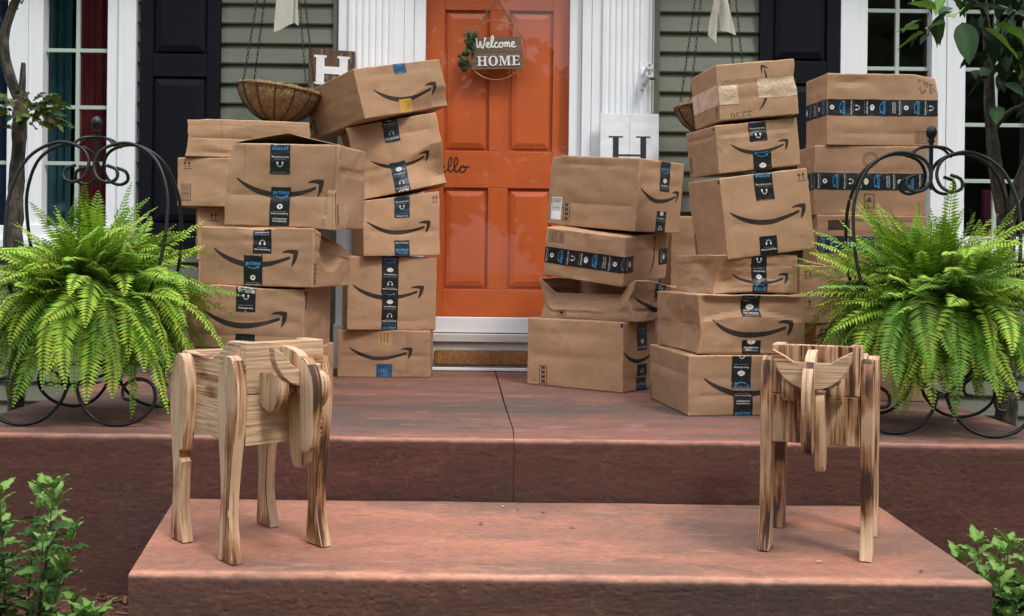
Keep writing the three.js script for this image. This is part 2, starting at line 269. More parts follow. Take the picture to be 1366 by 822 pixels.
// written strokes: curves in a unit of x-height
const stroke = (pts, r, sx, sy, x, y, z, parent, mat, name) => { const g = tube(pts.map(p => V(x + p[0] * sx, y + p[1] * sy, 0)), r, r, pts.length * 6, 6); g.scale(1, 1, 0.35); g.translate(0, 0, z); return mesh(name, g, mat, parent); };
const wE = [[0, 0.25], [0.35, 0.6], [0.42, 0.9], [0.25, 1.0], [0.08, 0.65], [0.15, 0.15], [0.4, 0], [0.65, 0.25]];
const wL = [[0, 0.25], [0.3, 1.1], [0.42, 1.9], [0.32, 2.25], [0.18, 1.9], [0.14, 0.5], [0.28, 0.02], [0.5, 0.25]];
const wO = [[0, 0.3], [0.35, 0.95], [0.15, 0.7], [0.12, 0.2], [0.35, 0.0], [0.58, 0.3], [0.55, 0.8], [0.35, 0.97], [0.5, 0.8], [0.9, 0.85]];
const wC = [[0, 0.3], [0.3, 0.9], [0.45, 0.85], [0.35, 1.0], [0.12, 0.6], [0.18, 0.12], [0.4, 0], [0.65, 0.3]];
const wM = [[0, 0.8], [0.1, 0.95], [0.12, 0.0], [0.16, 0.7], [0.32, 1.0], [0.4, 0.7], [0.4, 0.0], [0.46, 0.7], [0.62, 1.0], [0.7, 0.7], [0.72, 0.1], [0.85, 0.1], [1.0, 0.4]];
const wW = [[-0.1, 1.7], [0.1, 1.9], [0.2, 1.4], [0.3, 0.1], [0.45, 0.1], [0.7, 1.3], [0.78, 0.2], [0.95, -0.1], [1.2, 0.8], [1.35, 1.9], [1.45, 1.6]];
const wH = [[-0.3, 0.2], [0.2, 1.3], [0.36, 2.0], [0.25, 2.25], [0.12, 1.8], [0.08, 0.0], [0.15, 0.6], [0.4, 1.0], [0.52, 0.6], [0.55, 0.05], [0.8, 0.2]];
{
  const house = scene.getObjectByName('house'), door = house.children.find(c => c.name === 'front_door');
  const ink = std({ color: lin(0.01, 0.008, 0.008), roughness: 0.6 }), sx = 0.068, sy = 0.038, z = -0.0535;
  const x0 = -0.482, y0 = 1.142; let x = x0;
  for (const [s, adv] of [[wH, 0.78], [wE, 0.65], [wL, 0.5], [wL, 0.5], [wO, 0.9]]) { const m = stroke(s, 0.0042, sx, sy, x, y0, z, door, ink, 'door_lettering'); x += adv * sx; }
}
{ // curtains inside
  const curtain = (x0, x1, y0, y1, z, col, s, label) => { const g = gridGeo(40, 10, (u, v) => V(lerp(x0, x1, u), lerp(y0, y1, v), z + 0.018 * Math.sin(u * 22 + s) + 0.01 * Math.sin(u * 51 + v * 2)), (u, v) => [u * (x1 - x0), v * (y1 - y0)]); const g2 = g.clone(); g2.translate(0, 0, -0.004); const m = mesh('curtain', mergeGeometries([g, g2]), std({ color: col, roughness: 0.95 })); tag(m, label, 'curtain', 'window curtains'); };
  curtain(-2.84, -2.685, 0.62, 2.5, -0.31, lin(0.02, 0.10, 0.12), 1, 'teal curtain behind the small panes beside the red curtain');
  curtain(-2.64, -2.40, 0.62, 2.5, -0.30, lin(0.14, 0.012, 0.018), 2, 'dark red curtain behind the small panes near black shutter');
  curtain(-3.5, -3.04, 0.62, 2.5, -0.31, lin(0.012, 0.03, 0.08), 3, 'navy blue curtain behind the leafy tree trunk');
  curtain(2.845, 2.90, 0.5, 1.09, -0.31, lin(0.22, 0.03, 0.1), 1, 'short pink cloth inside the window by small tree');
  curtain(2.915, 2.97, 0.5, 1.09, -0.32, lin(0.01, 0.2, 0.3), 2, 'short turquoise cloth inside the window by small tree');
}

// ---------- cardboard boxes ----------
const KR = [174, 136, 104];
function kraft(wm, hm, seed, draw, tone = 1) {   // printed kraft panel, canvas units are metres, origin top left
  const S = 900, W = Math.max(16, Math.round(wm * S)), H = Math.max(16, Math.round(hm * S));
  const cv = document.createElement('canvas'); cv.width = W; cv.height = H; const c = cv.getContext('2d');
  c.fillStyle = `rgb(${KR.map(k => Math.round(k * tone)).join()})`; c.fillRect(0, 0, W, H);
  c.scale(S, S); if (draw) draw(c, wm, hm); c.setTransform(1, 0, 0, 1, 0, 0);
  const im = c.getImageData(0, 0, W, H), d = im.data, n = new Uint8Array(W * H * 4);
  for (let j = 0; j < H; j++) for (let i = 0; i < W; i++) {
    const k = (j * W + i) * 4, x = i / S, y = j / S, o = ((H - 1 - j) * W + i) * 4;
    let m = 0.955 + 0.09 * fbm(x * 14, y * 9, seed, 3) + 0.05 * (vn(x * 420, y * 160, seed + 3) - 0.5) + 0.01 * Math.sin(x * 900 + 2 * vn(x * 20, y * 5, seed));
    const ed = Math.min(x, wm - x, y, hm - y), wear = ed < 0.006 ? smooth(0.4, 0.8, fbm((x + y) * 60, 1, seed + 9, 3)) * 0.16 : 0;
    const scuff = smooth(0.70, 0.82, fbm(x * 26 + seed, y * 26, seed + 21, 4)) * 0.04 - smooth(0.72, 0.85, fbm(x * 12, y * 18 + seed, seed + 33, 4)) * 0.09;
    m += wear + scuff; const dark = d[k] < 90 ? 0.5 : 1;
    m = 1 + (m - 1) * dark;
    n[o] = clamp(d[k] * m, 0, 255); n[o + 1] = clamp(d[k + 1] * m, 0, 255); n[o + 2] = clamp(d[k + 2] * m, 0, 255); n[o + 3] = 255;
  }
  const t = new THREE.DataTexture(n, W, H); t.magFilter = t.minFilter = THREE.LinearFilter; t.colorSpace = THREE.SRGBColorSpace; t.needsUpdate = true; return t;
}
const INK = '#2b211c';
function smile(c, x, y, w, rot = 0, ink = INK) {   // x,y = left end of the arrow; w its length
  c.save(); c.translate(x, y); c.rotate(rot); c.scale(w, w); c.fillStyle = ink;
  c.beginPath(); c.moveTo(-0.005, -0.006); c.bezierCurveTo(0.1, 0.06, 0.25, 0.125, 0.4, 0.143); c.bezierCurveTo(0.6, 0.15, 0.77, 0.12, 0.9, 0.07); c.quadraticCurveTo(0.915, 0.085, 0.9, 0.105); c.bezierCurveTo(0.75, 0.17, 0.55, 0.22, 0.4, 0.208); c.bezierCurveTo(0.22, 0.185, 0.08, 0.1, -0.005, 0.012); c.closePath(); c.fill();
  c.beginPath(); c.moveTo(0.81, 0.03); c.bezierCurveTo(0.86, -0.005, 0.95, -0.01, 0.995, 0.004); c.bezierCurveTo(1.005, 0.06, 0.97, 0.15, 0.925, 0.185); c.bezierCurveTo(0.915, 0.18, 0.935, 0.12, 0.94, 0.05); c.bezierCurveTo(0.9, 0.035, 0.85, 0.035, 0.815, 0.04); c.closePath(); c.fill();
  c.restore();
}
function upArrows(c, x, y, s) { c.fillStyle = INK; for (const k of [0, 0.55]) { c.fillRect(x + k * s + 0.17 * s, y + 0.15 * s, 0.1 * s, 0.7 * s); c.beginPath(); c.moveTo(x + k * s, y + 0.35 * s); c.lineTo(x + k * s + 0.22 * s, y); c.lineTo(x + k * s + 0.44 * s, y + 0.35 * s); c.fill(); } c.fillRect(x - 0.05 * s, y + 0.98 * s, 1.15 * s, 0.08 * s); }
function barcode(c, x, y, w, h, vert, seed = 1) { c.strokeStyle = INK; c.lineWidth = 0.0025; c.strokeRect(x, y, w, h); c.fillStyle = INK; const R = rngOf(seed), L = vert ? h : w; let p = 0.006; while (p < L - 0.006) { const t = 0.0012 + R() * 0.002; if (vert) c.fillRect(x + 0.004, y + p, w - 0.008, t); else c.fillRect(x + p, y + 0.004, t, h - 0.008); p += t + 0.0016 + R() * 0.004; } }
function boxMark(c, x, y, w, h, n) { c.strokeStyle = INK; c.lineWidth = 0.003; c.strokeRect(x, y, w, h); c.fillStyle = INK; for (let i = 0; i < n; i++) { c.fillRect(x, y + h * i / n, w, 0.002); c.fillRect(x + w * 0.25, y + h * (i + 0.2) / n, w * 0.5, h * 0.5 / n); } }
// printed packing tape, 80 mm wide; one turn of the pattern is 0.36 m
function tapeTexture(base, kind) {
  const W = 192, H = 864, cv = document.createElement('canvas'); cv.width = W; cv.height = H; const c = cv.getContext('2d');
  c.fillStyle = base; c.fillRect(0, 0, W, H); c.textAlign = 'center'; c.textBaseline = 'middle';
  const white = '#d8d6d0', grey = '#8f9094', blue = '#3f90c2';
  const txt = (s, y, px, col) => { c.fillStyle = col; c.font = `bold ${px}px sans-serif`; c.fillText(s, W / 2, y); };
  const curve = (y, w, col) => { c.strokeStyle = col; c.lineWidth = 7; c.beginPath(); c.moveTo(W / 2 - w, y); c.quadraticCurveTo(W / 2, y + 34, W / 2 + w, y); c.stroke(); c.beginPath(); c.moveTo(W / 2 + w - 20, y - 3); c.lineTo(W / 2 + w + 2, y - 3); c.lineTo(W / 2 + w - 2, y + 18); c.stroke(); };
  if (kind === 'dark') {
    txt('prime', 60, 56, blue); curve(96, 56, blue);
    c.fillStyle = white; c.beginPath(); c.moveTo(60, 190); c.lineTo(96, 174); c.lineTo(132, 190); c.lineTo(132, 216); c.lineTo(96, 234); c.lineTo(60, 216); c.fill(); c.strokeStyle = '#33312f'; c.lineWidth = 3; c.beginPath(); c.moveTo(60, 190); c.lineTo(96, 204); c.lineTo(132, 190); c.moveTo(96, 204); c.lineTo(96, 234); c.stroke();
    txt('free delivery', 262, 24, white); txt('on millions of items', 290, 15, grey);
    c.strokeStyle = white; c.lineWidth = 6; c.beginPath(); c.arc(96, 376, 24, Math.PI, 0); c.stroke(); c.fillStyle = white; c.beginPath(); c.ellipse(72, 388, 9, 15, 0, 0, 7); c.ellipse(120, 388, 9, 15, 0, 0, 7); c.fill();
    txt('listen to songs', 424, 15, grey); txt('free streaming', 446, 23, white);
    txt('prime', 530, 56, blue); curve(566, 56, blue);
    c.fillStyle = white; c.beginPath(); c.arc(96, 674, 27, 0, 7); c.fill(); c.fillStyle = '#1b1a1c'; c.beginPath(); c.moveTo(88, 660); c.lineTo(112, 674); c.lineTo(88, 688); c.fill();
    txt('movies and shows', 724, 15, grey); txt('free streaming', 746, 23, white);
    txt('unlimited fast', 800, 20, white); txt('free delivery', 826, 22, white);
  } else if (kind === 'blue') { c.strokeStyle = '#6ea3c4'; c.lineWidth = 4; for (const y of [120, 330, 540, 750]) { c.strokeRect(62, y - 60, 26, 120); c.strokeRect(104, y - 60, 26, 120); } }
  const im = c.getImageData(0, 0, W, H), n = new Uint8Array(W * H * 4);
  for (let j = 0; j < H; j++) for (let i = 0; i < W; i++) { const k = (j * W + i) * 4, o = ((H - 1 - j) * W + i) * 4, m = 0.92 + 0.16 * fbm(i / 9, j / 40, 4, 3); for (let q = 0; q < 3; q++) n[o + q] = clamp(im.data[k + q] * m, 0, 255); n[o + 3] = 255; }
  const t = new THREE.DataTexture(n, W, H); t.magFilter = t.minFilter = THREE.LinearFilter; t.wrapS = t.wrapT = THREE.RepeatWrapping; t.colorSpace = THREE.SRGBColorSpace; t.needsUpdate = true; return t;
}
const crinkle = dataTex(128, 256, (x, y) => { const n = fbm(x * 6, y * 30, 61, 3); return [n, n, n]; }, false);
const tapeMat = {
  dark: std({ map: tapeTexture('#191a20', 'dark'), roughness: 0.38, bumpMap: crinkle, bumpScale: 0.002 }),
  navy: std({ map: tapeTexture('#26313f', 'dark'), roughness: 0.4, bumpMap: crinkle, bumpScale: 0.002 }),
  blue: std({ map: tapeTexture('#2d5478', 'blue'), roughness: 0.4, bumpMap: crinkle, bumpScale: 0.002 }),
  clear: std({ color: 0xcdb195, roughness: 0.32, bumpMap: crinkle, bumpScale: 0.003 }),
  foil: std({ color: 0xb9b5ae, roughness: 0.3, metalness: 0.2, bumpMap: crinkle, bumpScale: 0.01 }),
};
const cardBump = dataTex(256, 256, (x, y) => { const n = 0.5 + 0.5 * (fbm(x * 5, y * 5, 71, 4) - 0.5) + 0.03 * Math.sin(x * 180); return [n, n, n]; }, false);
const plainCard = [0, 1, 2].map(k => std({ map: kraft(0.5, 0.4, 900 + k, null, 0.97 + 0.03 * k), roughness: 0.78, bumpMap: cardBump, bumpScale: 0.0015 }));
const cardEdge = std({ color: 0xc9a981, roughness: 0.9 });
let boxSeed = 1;
const dentLin = (p, c, r, v, k = 1) => { const q = Math.hypot((p.x - c[0]) / r[0], (p.y - c[1]) / r[1], (p.z - c[2]) / r[2]); if (q < 1) { const t = Math.pow(1 - q, k); p.x += v[0] * t; p.y += v[1] * t; p.z += v[2] * t; } };
function carton(spec) {
  const tone = (spec.tone ?? 1) * (0.90 + 0.15 * h2(boxSeed, 5, 9)); const { at: [x, y, z], size: [w, h, d], turn: [yaw, pit = 0, rol = 0], label, group, prints = {}, tapes = [], bend, skip = [], lid } = spec;
  const seed = boxSeed++ * 37, g = grp('cardboard_box'); tag(g, label, 'box', group);
  g.position.set(x, y, z); g.rotation.set(pit * Math.PI / 180, yaw * Math.PI / 180, rol * Math.PI / 180, 'YXZ');
  const r = 0.006, hw = w / 2, hd = d / 2, pf = spec.puff ?? 1;
  const face = { front: (s, t) => V(s * hw, h / 2 + t * h / 2, hd), back: (s, t) => V(-s * hw, h / 2 + t * h / 2, -hd), right: (s, t) => V(hw, h / 2 + t * h / 2, -s * hd), left: (s, t) => V(-hw, h / 2 + t * h / 2, s * hd), top: (s, t) => V(s * hw, h, -t * hd), bottom: (s, t) => V(s * hw, 0, t * hd) };
  const nrm = { front: V(0, 0, 1), back: V(0, 0, -1), right: V(1, 0, 0), left: V(-1, 0, 0), top: V(0, 1, 0), bottom: V(0, -1, 0) };
  const dim = { front: [w, h], back: [w, h], left: [d, h], right: [d, h], top: [w, d], bottom: [w, d] };
  const RF = rngOf(seed + 5), folds = []; for (const f of ['front', 'front', 'front', 'left', 'right', 'left', 'right']) folds.push([f, RF() * 1.6 - 0.8, RF() * 1.6 - 0.8, RF() < 0.5 ? 0 : Math.PI / 2, 0.10 + RF() * 0.1, 0.0015 + RF() * 0.003 * pf]);
  function map(f, s, t, off = 0) {
    const p = face[f](s, t), q = V(clamp(p.x, -hw + r, hw - r), clamp(p.y, r, h - r), clamp(p.z, -hd + r, hd - r)), n = p.clone().sub(q);
    if (n.lengthSq() > 0) p.copy(q).addScaledVector(n.normalize(), r);
    // panels are never flat: slow bulges that vanish at the edges, small edge wobble
    const N = nrm[f], a = (1 - s * s) * (1 - t * t);
    if (f !== 'bottom') p.addScaledVector(N, pf * (0.006 * (fbm(s * 1.3 + seed, t * 1.3 + f.length, seed, 2) - 0.42) * a * 2 + 0.003 * (fbm(s * 5 + seed, t * 5, seed + 2, 2) - 0.5) * Math.min(1, a * 4)));
    const e = 0.0022 * pf; if (p.y > 0.01) { p.x += e * (vn(p.y * 22 + p.z * 9, seed, 3) - 0.5); p.z += e * (vn(p.y * 22 + p.x * 9, seed, 4) - 0.5); if (p.y > 0.05) p.y += e * (vn(p.x * 18 + p.z * 13, seed, 5) - 0.5); }
    if (f !== 'bottom') for (const [ff, cs, ct, ca, cw, cd] of folds) if (ff === f) { const dist = Math.abs((s - cs) * Math.cos(ca) + (t - ct) * Math.sin(ca)); if (dist < cw) p.addScaledVector(N, -cd * (1 - dist / cw) * Math.min(1, a * 3)); }
    if (bend) bend(p, f, s, t, { w, h, d, hw, hd });
    if (off) p.addScaledVector(N, off);
    return p;
  }
  const knots = n => { const a = [0, 0.008, 0.02]; for (let i = 1; i < n; i++) a.push(i / n); a.push(0.98, 0.992, 1); return a; };
  const panelNames = { front: 'front_panel', back: 'back_panel', left: 'side_panel', right: 'side_panel', top: 'top_flap', bottom: 'bottom_panel' };
  for (const f of Object.keys(face)) {
    if (skip.includes(f)) continue;
    const kx = knots(f === 'bottom' ? 3 : 30), ky = knots(f === 'bottom' ? 3 : 24), nx = kx.length - 1, ny = ky.length - 1;
    let geo = gridGeo(nx, ny, (u, v) => map(f, kx[Math.round(u * nx)] * 2 - 1, ky[Math.round(v * ny)] * 2 - 1), (u, v) => [kx[Math.round(u * nx)], ky[Math.round(v * ny)]]);
    geo = toCreasedNormals(geo, 0.24);
    const mat = prints[f] ? std({ map: kraft(dim[f][0], dim[f][1], seed + f.length, prints[f], tone), roughness: 0.78, bumpMap: cardBump, bumpScale: 0.0015 }) : plainCard[(seed + f.length) % 3];
    mesh(panelNames[f], geo, mat, g);
    if (spec.rim && spec.rim.includes(f)) { // cut corrugated edge with thickness
      const N = nrm[f], edge = gridGeo(nx, 2, (u, v) => { const p = map(f, kx[Math.round(u * nx)] * 2 - 1, 1); const k = Math.round(v * 2); if (k === 2) p.addScaledVector(N, -0.006); if (k === 1) { p.y += 0.003; p.addScaledVector(N, -0.003); } return p; }); mesh('panel_edge', edge, cardEdge, g);
    }
  }
  for (const tp of tapes) {   // [face, u0, u1, v0, v1, material, along('v'|'h'), offset, flip]  v from the top
    const [f, u0, u1, v0, v1, mt = 'dark', along = 'v', off = 0, flip = 0] = tp, [fw, fh] = dim[f];
    const nu = along === 'h' ? 26 : 8, nv = along === 'h' ? 8 : 22, ru = rngOf(seed + Math.round(u0 * 97 + v0 * 31));
    const sk = (ru() - 0.5) * 0.012;
    const geo = gridGeo(nu, nv, (u, v) => { const uu = lerp(u0, u1, u) + sk * (along === 'v' ? v - 0.5 : 0), vv = 1 - lerp(v1, v0, v); return map(f, uu * 2 - 1, vv * 2 - 1, 0.0012 + 0.0006 * vn(u * 9, v * 9, seed)); },
      (u, v) => along === 'v' ? (flip ? [1 - u, (v1 - v0) * fh * (1 - v) / 0.36 + off] : [u, (v1 - v0) * fh * v / 0.36 + off]) : (flip ? [v, -(u1 - u0) * fw * u / 0.36 + off] : [1 - v, (u1 - u0) * fw * u / 0.36 + off]));
    mesh(mt === 'clear' ? 'clear_tape' : 'packing_tape', geo, tapeMat[mt], g);
  }
  return g;
}
const Lg = 'delivery boxes stacked beside the brown letter sign', Cg = 'delivery boxes stacked below the coconut fibre basket', Ag = 'delivery boxes stacked behind the sideways elephant planter';
const Dg = 'delivery boxes stacked in front of the white letter sign', Eg = 'delivery boxes stacked behind the front facing elephant planter', Fg = 'delivery boxes stacked by the window and the fern stand';
const sm = (u, v, k, extra) => (c, w, h) => { smile(c, u * w, v * h, k * w); if (extra) extra(c, w, h); };
// stack beside the brown letter sign
carton({ at: [-0.681, 0.001, 0.303], size: [0.491, 0.250, 0.40], turn: [1.9], group: Lg, label: 'cardboard box with arrow and blue label, bottom of stack beside the door mat',
  prints: { front: sm(0.13, 0.36, 0.68, (c, w, h) => { c.fillStyle = '#b28a5a'; c.fillRect(w * 0.43, 0, w * 0.16, h * 0.3); c.fillStyle = '#7d6245'; for (let i = 0; i < 3; i++) c.fillRect(w * (0.46 + i * 0.035), h * 0.05, 0.006, h * 0.2); }) },
  tapes: [['front', 0.42, 0.59, 0.71, 0.985, 'blue', 'v', 0.1]] });
carton({ at: [-0.676, 0.253, 0.322], size: [0.473, 0.391, 0.362], turn: [13, 0, -0.4], group: Lg, label: 'tall cardboard box with long black tape, on the box with the blue label',
  prints: { front: sm(0.06, 0.39, 0.8), left: (c, w, h) => boxMark(c, w * 0.7, h * 0.7, 0.03, 0.08, 4) }, tapes: [['front', 0.375, 0.565, 0.0, 0.5, 'dark', 'v', 0.42], ['front', 0.385, 0.565, 0.49, 0.99, 'dark', 'v', 0.36], ['top', 0.38, 0.57, 0, 1, 'dark', 'v', 0.2]] });
carton({ at: [-0.640, 0.648, 0.334], size: [0.413, 0.318, 0.374], turn: [18, 0, 1.2], group: Lg, label: 'cardboard box with short navy tapes above and below its arrow, between two tilted boxes',
  bend: (p, f, s, t, b) => { if (p.y > b.h * 0.5) p.y += 0.028 * (p.x / b.hw) * ((p.y / b.h) - 0.5) * 2; dentLin(p, [0.1, 0.08, 0.187], [0.12, 0.12, 0.1], [0, 0, -0.012]); },
  prints: { front: sm(0.05, 0.42, 0.83, (c, w, h) => { upArrows(c, w * 0.9, h * 0.06, 0.03); }) }, tapes: [['front', 0.40, 0.60, 0.0, 0.36, 'navy', 'v', 0.4, 1], ['front', 0.40, 0.60, 0.74, 0.99, 'navy', 'v', 0.3]] });
carton({ at: [-0.608, 0.986, 0.343], size: [0.488, 0.387, 0.361], turn: [13, -1.2, 12], group: Lg, label: 'crumpled tilted cardboard box with caved-in corner, second from top beside brown letter sign', puff: 1.6,
  bend: (p, f, s, t, b) => { dentLin(p, [0.22, 0.05, 0.18], [0.22, 0.17, 0.22], [-0.012, 0.01, -0.075]); dentLin(p, [-0.2, 0.06, 0.18], [0.18, 0.2, 0.2], [0.02, 0.0, -0.035]); dentLin(p, [0.05, 0.02, 0.18], [0.18, 0.1, 0.2], [0, 0, 0.022]); dentLin(p, [-0.244, 0.3, 0.0], [0.2, 0.16, 0.2], [0.05, 0, 0]); },
  prints: { front: sm(0.19, 0.5, 0.66) }, tapes: [['front', 0.39, 0.56, 0.0, 0.30, 'navy', 'v', 0.43], ['front', 0.385, 0.56, 0.58, 0.99, 'navy', 'v', 0.43], ['front', 0.42, 0.54, 0.95, 1.0, 'foil']] });
carton({ at: [-0.718, 1.372, 0.341], size: [0.55, 0.262, 0.555], turn: [37.6, -6.7, 12.4], group: Lg, label: 'tilted cardboard box with yellow label and small blue tape, topmost beside brown letter sign',
  bend: (p) => { dentLin(p, [0.2, 0.02, 0.25], [0.2, 0.1, 0.2], [0.0, 0.012, -0.04]); dentLin(p, [0.05, 0.0, 0.25], [0.15, 0.08, 0.15], [0, 0, -0.02]); },
  prints: { front: sm(0.17, 0.46, 0.72, (c, w, h) => { c.fillStyle = '#c79a3c'; c.fillRect(w * 0.42, h * 0.72, w * 0.15, h * 0.26); c.fillStyle = '#8a6a2c'; for (let i = 0; i < 3; i++) c.fillRect(w * (0.5 + i * 0.02), h * 0.75, 0.004, h * 0.17); }), left: (c, w, h) => { boxMark(c, w * 0.04, h * 0.62, 0.03, 0.075, 4); } }, tapes: [['front', 0.44, 0.58, 0.0, 0.2, 'blue', 'v', 0.2], ['top', 0.44, 0.58, 0.4, 1.0, 'blue', 'v', 0.2]] });
// stack behind the sideways planter
carton({ at: [-1.08, 0.001, 1.50], size: [0.52, 0.249, 0.42], turn: [-2], group: Ag, label: 'cardboard box hidden behind the elephant planter, bottom of its stack', prints: { front: sm(0.13, 0.36, 0.7) }, tapes: [['front', 0.42, 0.58, 0, 1]] });
carton({ at: [-1.095, 0.251, 1.523], size: [0.506, 0.259, 0.407], turn: [-5.9, 0.3, -0.7], group: Ag, label: 'cardboard box with torn upside down tape, resting right behind the planter back',
  bend: (p, f, s, t, b) => { if (p.y > b.h * 0.8) p.y -= 0.006 * Math.sin(p.x * 14) ; dentLin(p, [0.25, 0.26, 0.2], [0.05, 0.05, 0.05], [-0.01, -0.006, -0.01]); },
  prints: { front: sm(0.14, 0.38, 0.72), right: (c, w, h) => boxMark(c, w * 0.03, h * 0.06, 0.03, 0.07, 3) }, tapes: [['front', 0.42, 0.585, 0.0, 0.4, 'dark', 'v', 0.45, 1], ['front', 0.42, 0.585, 0.76, 1.0, 'dark', 'v', 0.3], ['front', 0.44, 0.58, 0.0, 0.09, 'foil']] });
carton({ at: [-1.027, 0.513, 1.520], size: [0.512, 0.247, 0.425], turn: [-12.6, 0, -0.7], group: Ag, label: 'cardboard box with crushed side and offset tapes, second from top behind the planter',
  bend: (p, f, s, t, b) => { if (p.x > 0.02) { const k = clamp((p.x - 0.02) / 0.24); if (p.y > 0.12) { const q = clamp((-p.z + 0.2) / 0.42); p.y -= 0.11 * k * k * q * clamp((p.y - 0.1) / 0.14); } } dentLin(p, [0.256, 0.17, 0.02], [0.12, 0.11, 0.13], [-0.055, 0, 0]); dentLin(p, [0.0, 0.25, 0.21], [0.1, 0.04, 0.05], [0, -0.012, -0.01]); },
  prints: { front: sm(0.13, 0.37, 0.74), right: (c, w, h) => { boxMark(c, 0.01, h * 0.6, 0.025, 0.085, 5); c.fillStyle = INK; c.fillRect(0.02, 0.02, 0.06, 0.004); } }, tapes: [['front', 0.47, 0.63, 0.0, 0.44, 'dark', 'v', 0.44], ['front', 0.395, 0.56, 0.47, 1.0, 'dark', 'v', 0.12]] });
carton({ at: [-0.954, 0.768, 1.50], size: [0.511, 0.350, 0.34], turn: [-11.5, 1.0, -1.6], group: Ag, label: 'dented cardboard box with gaping lid, topmost of stack behind the sideways planter', puff: 1.4, rim: ['front', 'left'],
  bend: (p, f, s, t, b) => { if (f === 'top') { const k = clamp((p.z + b.hd) / b.d), m = p.x / b.hw; p.y += 0.048 * k * clamp(1 - Math.abs(m - 0.1) / (m > 0.1 ? 0.9 : 1.1)); } dentLin(p, [-0.25, 0.34, 0.17], [0.08, 0.13, 0.1], [0.02, 0, -0.02]); dentLin(p, [0.25, 0.14, 0.16], [0.13, 0.14, 0.15], [-0.016, 0, -0.02]); if (f === 'front' && p.x > 0.2 && p.y < 0.16) p.z += 0.008; dentLin(p, [0.255, 0.02, 0.17], [0.14, 0.06, 0.14], [0, -0.012, 0]); },
  prints: { front: (c, w, h) => { smile(c, 0.11 * w, 0.42 * h, 0.78 * w); c.strokeStyle = 'rgba(120,84,54,0.55)'; c.lineWidth = 0.0025; c.strokeRect(w * 0.17, -0.1, w * 0.001, h * 0.7); c.beginPath(); c.moveTo(w * 0.17, h * 0.58); c.lineTo(w * 0.4, h * 0.57); c.moveTo(w * 0.6, h * 0.57); c.lineTo(w, h * 0.58); c.moveTo(w * 0.97, 0); c.lineTo(w * 0.975, h); c.stroke(); }, right: (c, w, h) => { c.fillStyle = INK; c.fillRect(0.012, 0.03, 0.006, 0.03); boxMark(c, 0.01, h * 0.72, 0.02, 0.07, 5); } },
  tapes: [['front', 0.40, 0.575, 0.0, 0.36, 'dark', 'v', 0.33, 1], ['front', 0.41, 0.585, 0.52, 1.0, 'dark', 'v', 0.98], ['top', 0.42, 0.60, 0.3, 1.0, 'foil']] });
// stack below the coconut basket
const cb = [[[-1.36, 0.001, 0.70], [0.5, 0.30, 0.42], 6, 'cardboard box at the bottom of the stack below the basket'], [[-1.335, 0.302, 0.72], [0.46, 0.31, 0.42], 8, 'cardboard box with arrow on its side, second from floor below the basket'], [[-1.37, 0.613, 0.70], [0.48, 0.263, 0.40], 17, 'shadowed cardboard box under the pale box with barcode']];
for (const [at, size, a, label] of cb) carton({ at, size, turn: [a], label, group: Cg, prints: { left: sm(0.1, 0.35, 0.75), front: (c, w, h) => upArrows(c, 0.06, 0.03, 0.035) } });
carton({ at: [-1.391, 0.877, 0.79], size: [0.487, 0.238, 0.399], turn: [0.8], group: Cg, label: 'pale cardboard box with two up arrows and barcode, second from top below basket', tone: 1.05,
  prints: { front: (c, w, h) => { upArrows(c, 0.03, 0.02, 0.035); barcode(c, 0.02, h * 0.55, 0.045, 0.08, true, 4); } } });
carton({ at: [-1.34, 1.117, 0.755], size: [0.60, 0.186, 0.42], turn: [10], group: Cg, label: 'plain cardboard box with torn open end, topmost below the coconut basket', skip: ['left'], puff: 1.5, tone: 1.04,
  bend: (p, f, s, t, b) => { dentLin(p, [-0.27, 0.1, 0.1], [0.1, 0.16, 0.2], [0.05, 0, 0]); dentLin(p, [-0.27, 0.19, 0.05], [0.12, 0.1, 0.2], [0.03, -0.03, 0]); },
  prints: { front: (c, w, h) => { c.strokeStyle = 'rgba(130,92,60,0.5)'; c.lineWidth = 0.003; c.beginPath(); c.moveTo(0, h * 0.13); c.lineTo(w, h * 0.16); c.moveTo(w * 0.3, 0); c.lineTo(w * 0.3, h); c.stroke(); } } });
// stack in front of the white letter sign
carton({ at: [0.404, 0.001, 0.769], size: [0.571, 0.340, 0.309], turn: [-37.5, 0, 0], group: Dg, label: 'cardboard box with plain long face, bottom of stack in front of white letter sign',
  prints: { front: (c, w, h) => { boxMark(c, w * 0.14, h * 0.71, 0.045, 0.09, 4); c.strokeStyle = INK; c.lineWidth = 0.002; c.beginPath(); c.moveTo(w * 0.07, h * 0.68); c.lineTo(w * 0.09, h * 0.68); c.lineTo(w * 0.09, h * 0.71); c.moveTo(w * 0.06, h * 0.94); c.lineTo(w * 0.09, h * 0.94); c.lineTo(w * 0.09, h * 0.91); c.stroke(); c.fillStyle = INK; c.fillRect(w * 0.975, h * 0.02, 0.014, 0.02); }, right: (c, w, h) => smile(c, w * 0.02, h * 0.42, w * 0.96) },
  tapes: [['right', 0.42, 0.72, 0.0, 0.42, 'dark', 'v', 0.1], ['right', 0.42, 0.72, 0.62, 1.0, 'dark', 'v', 0.3]] });
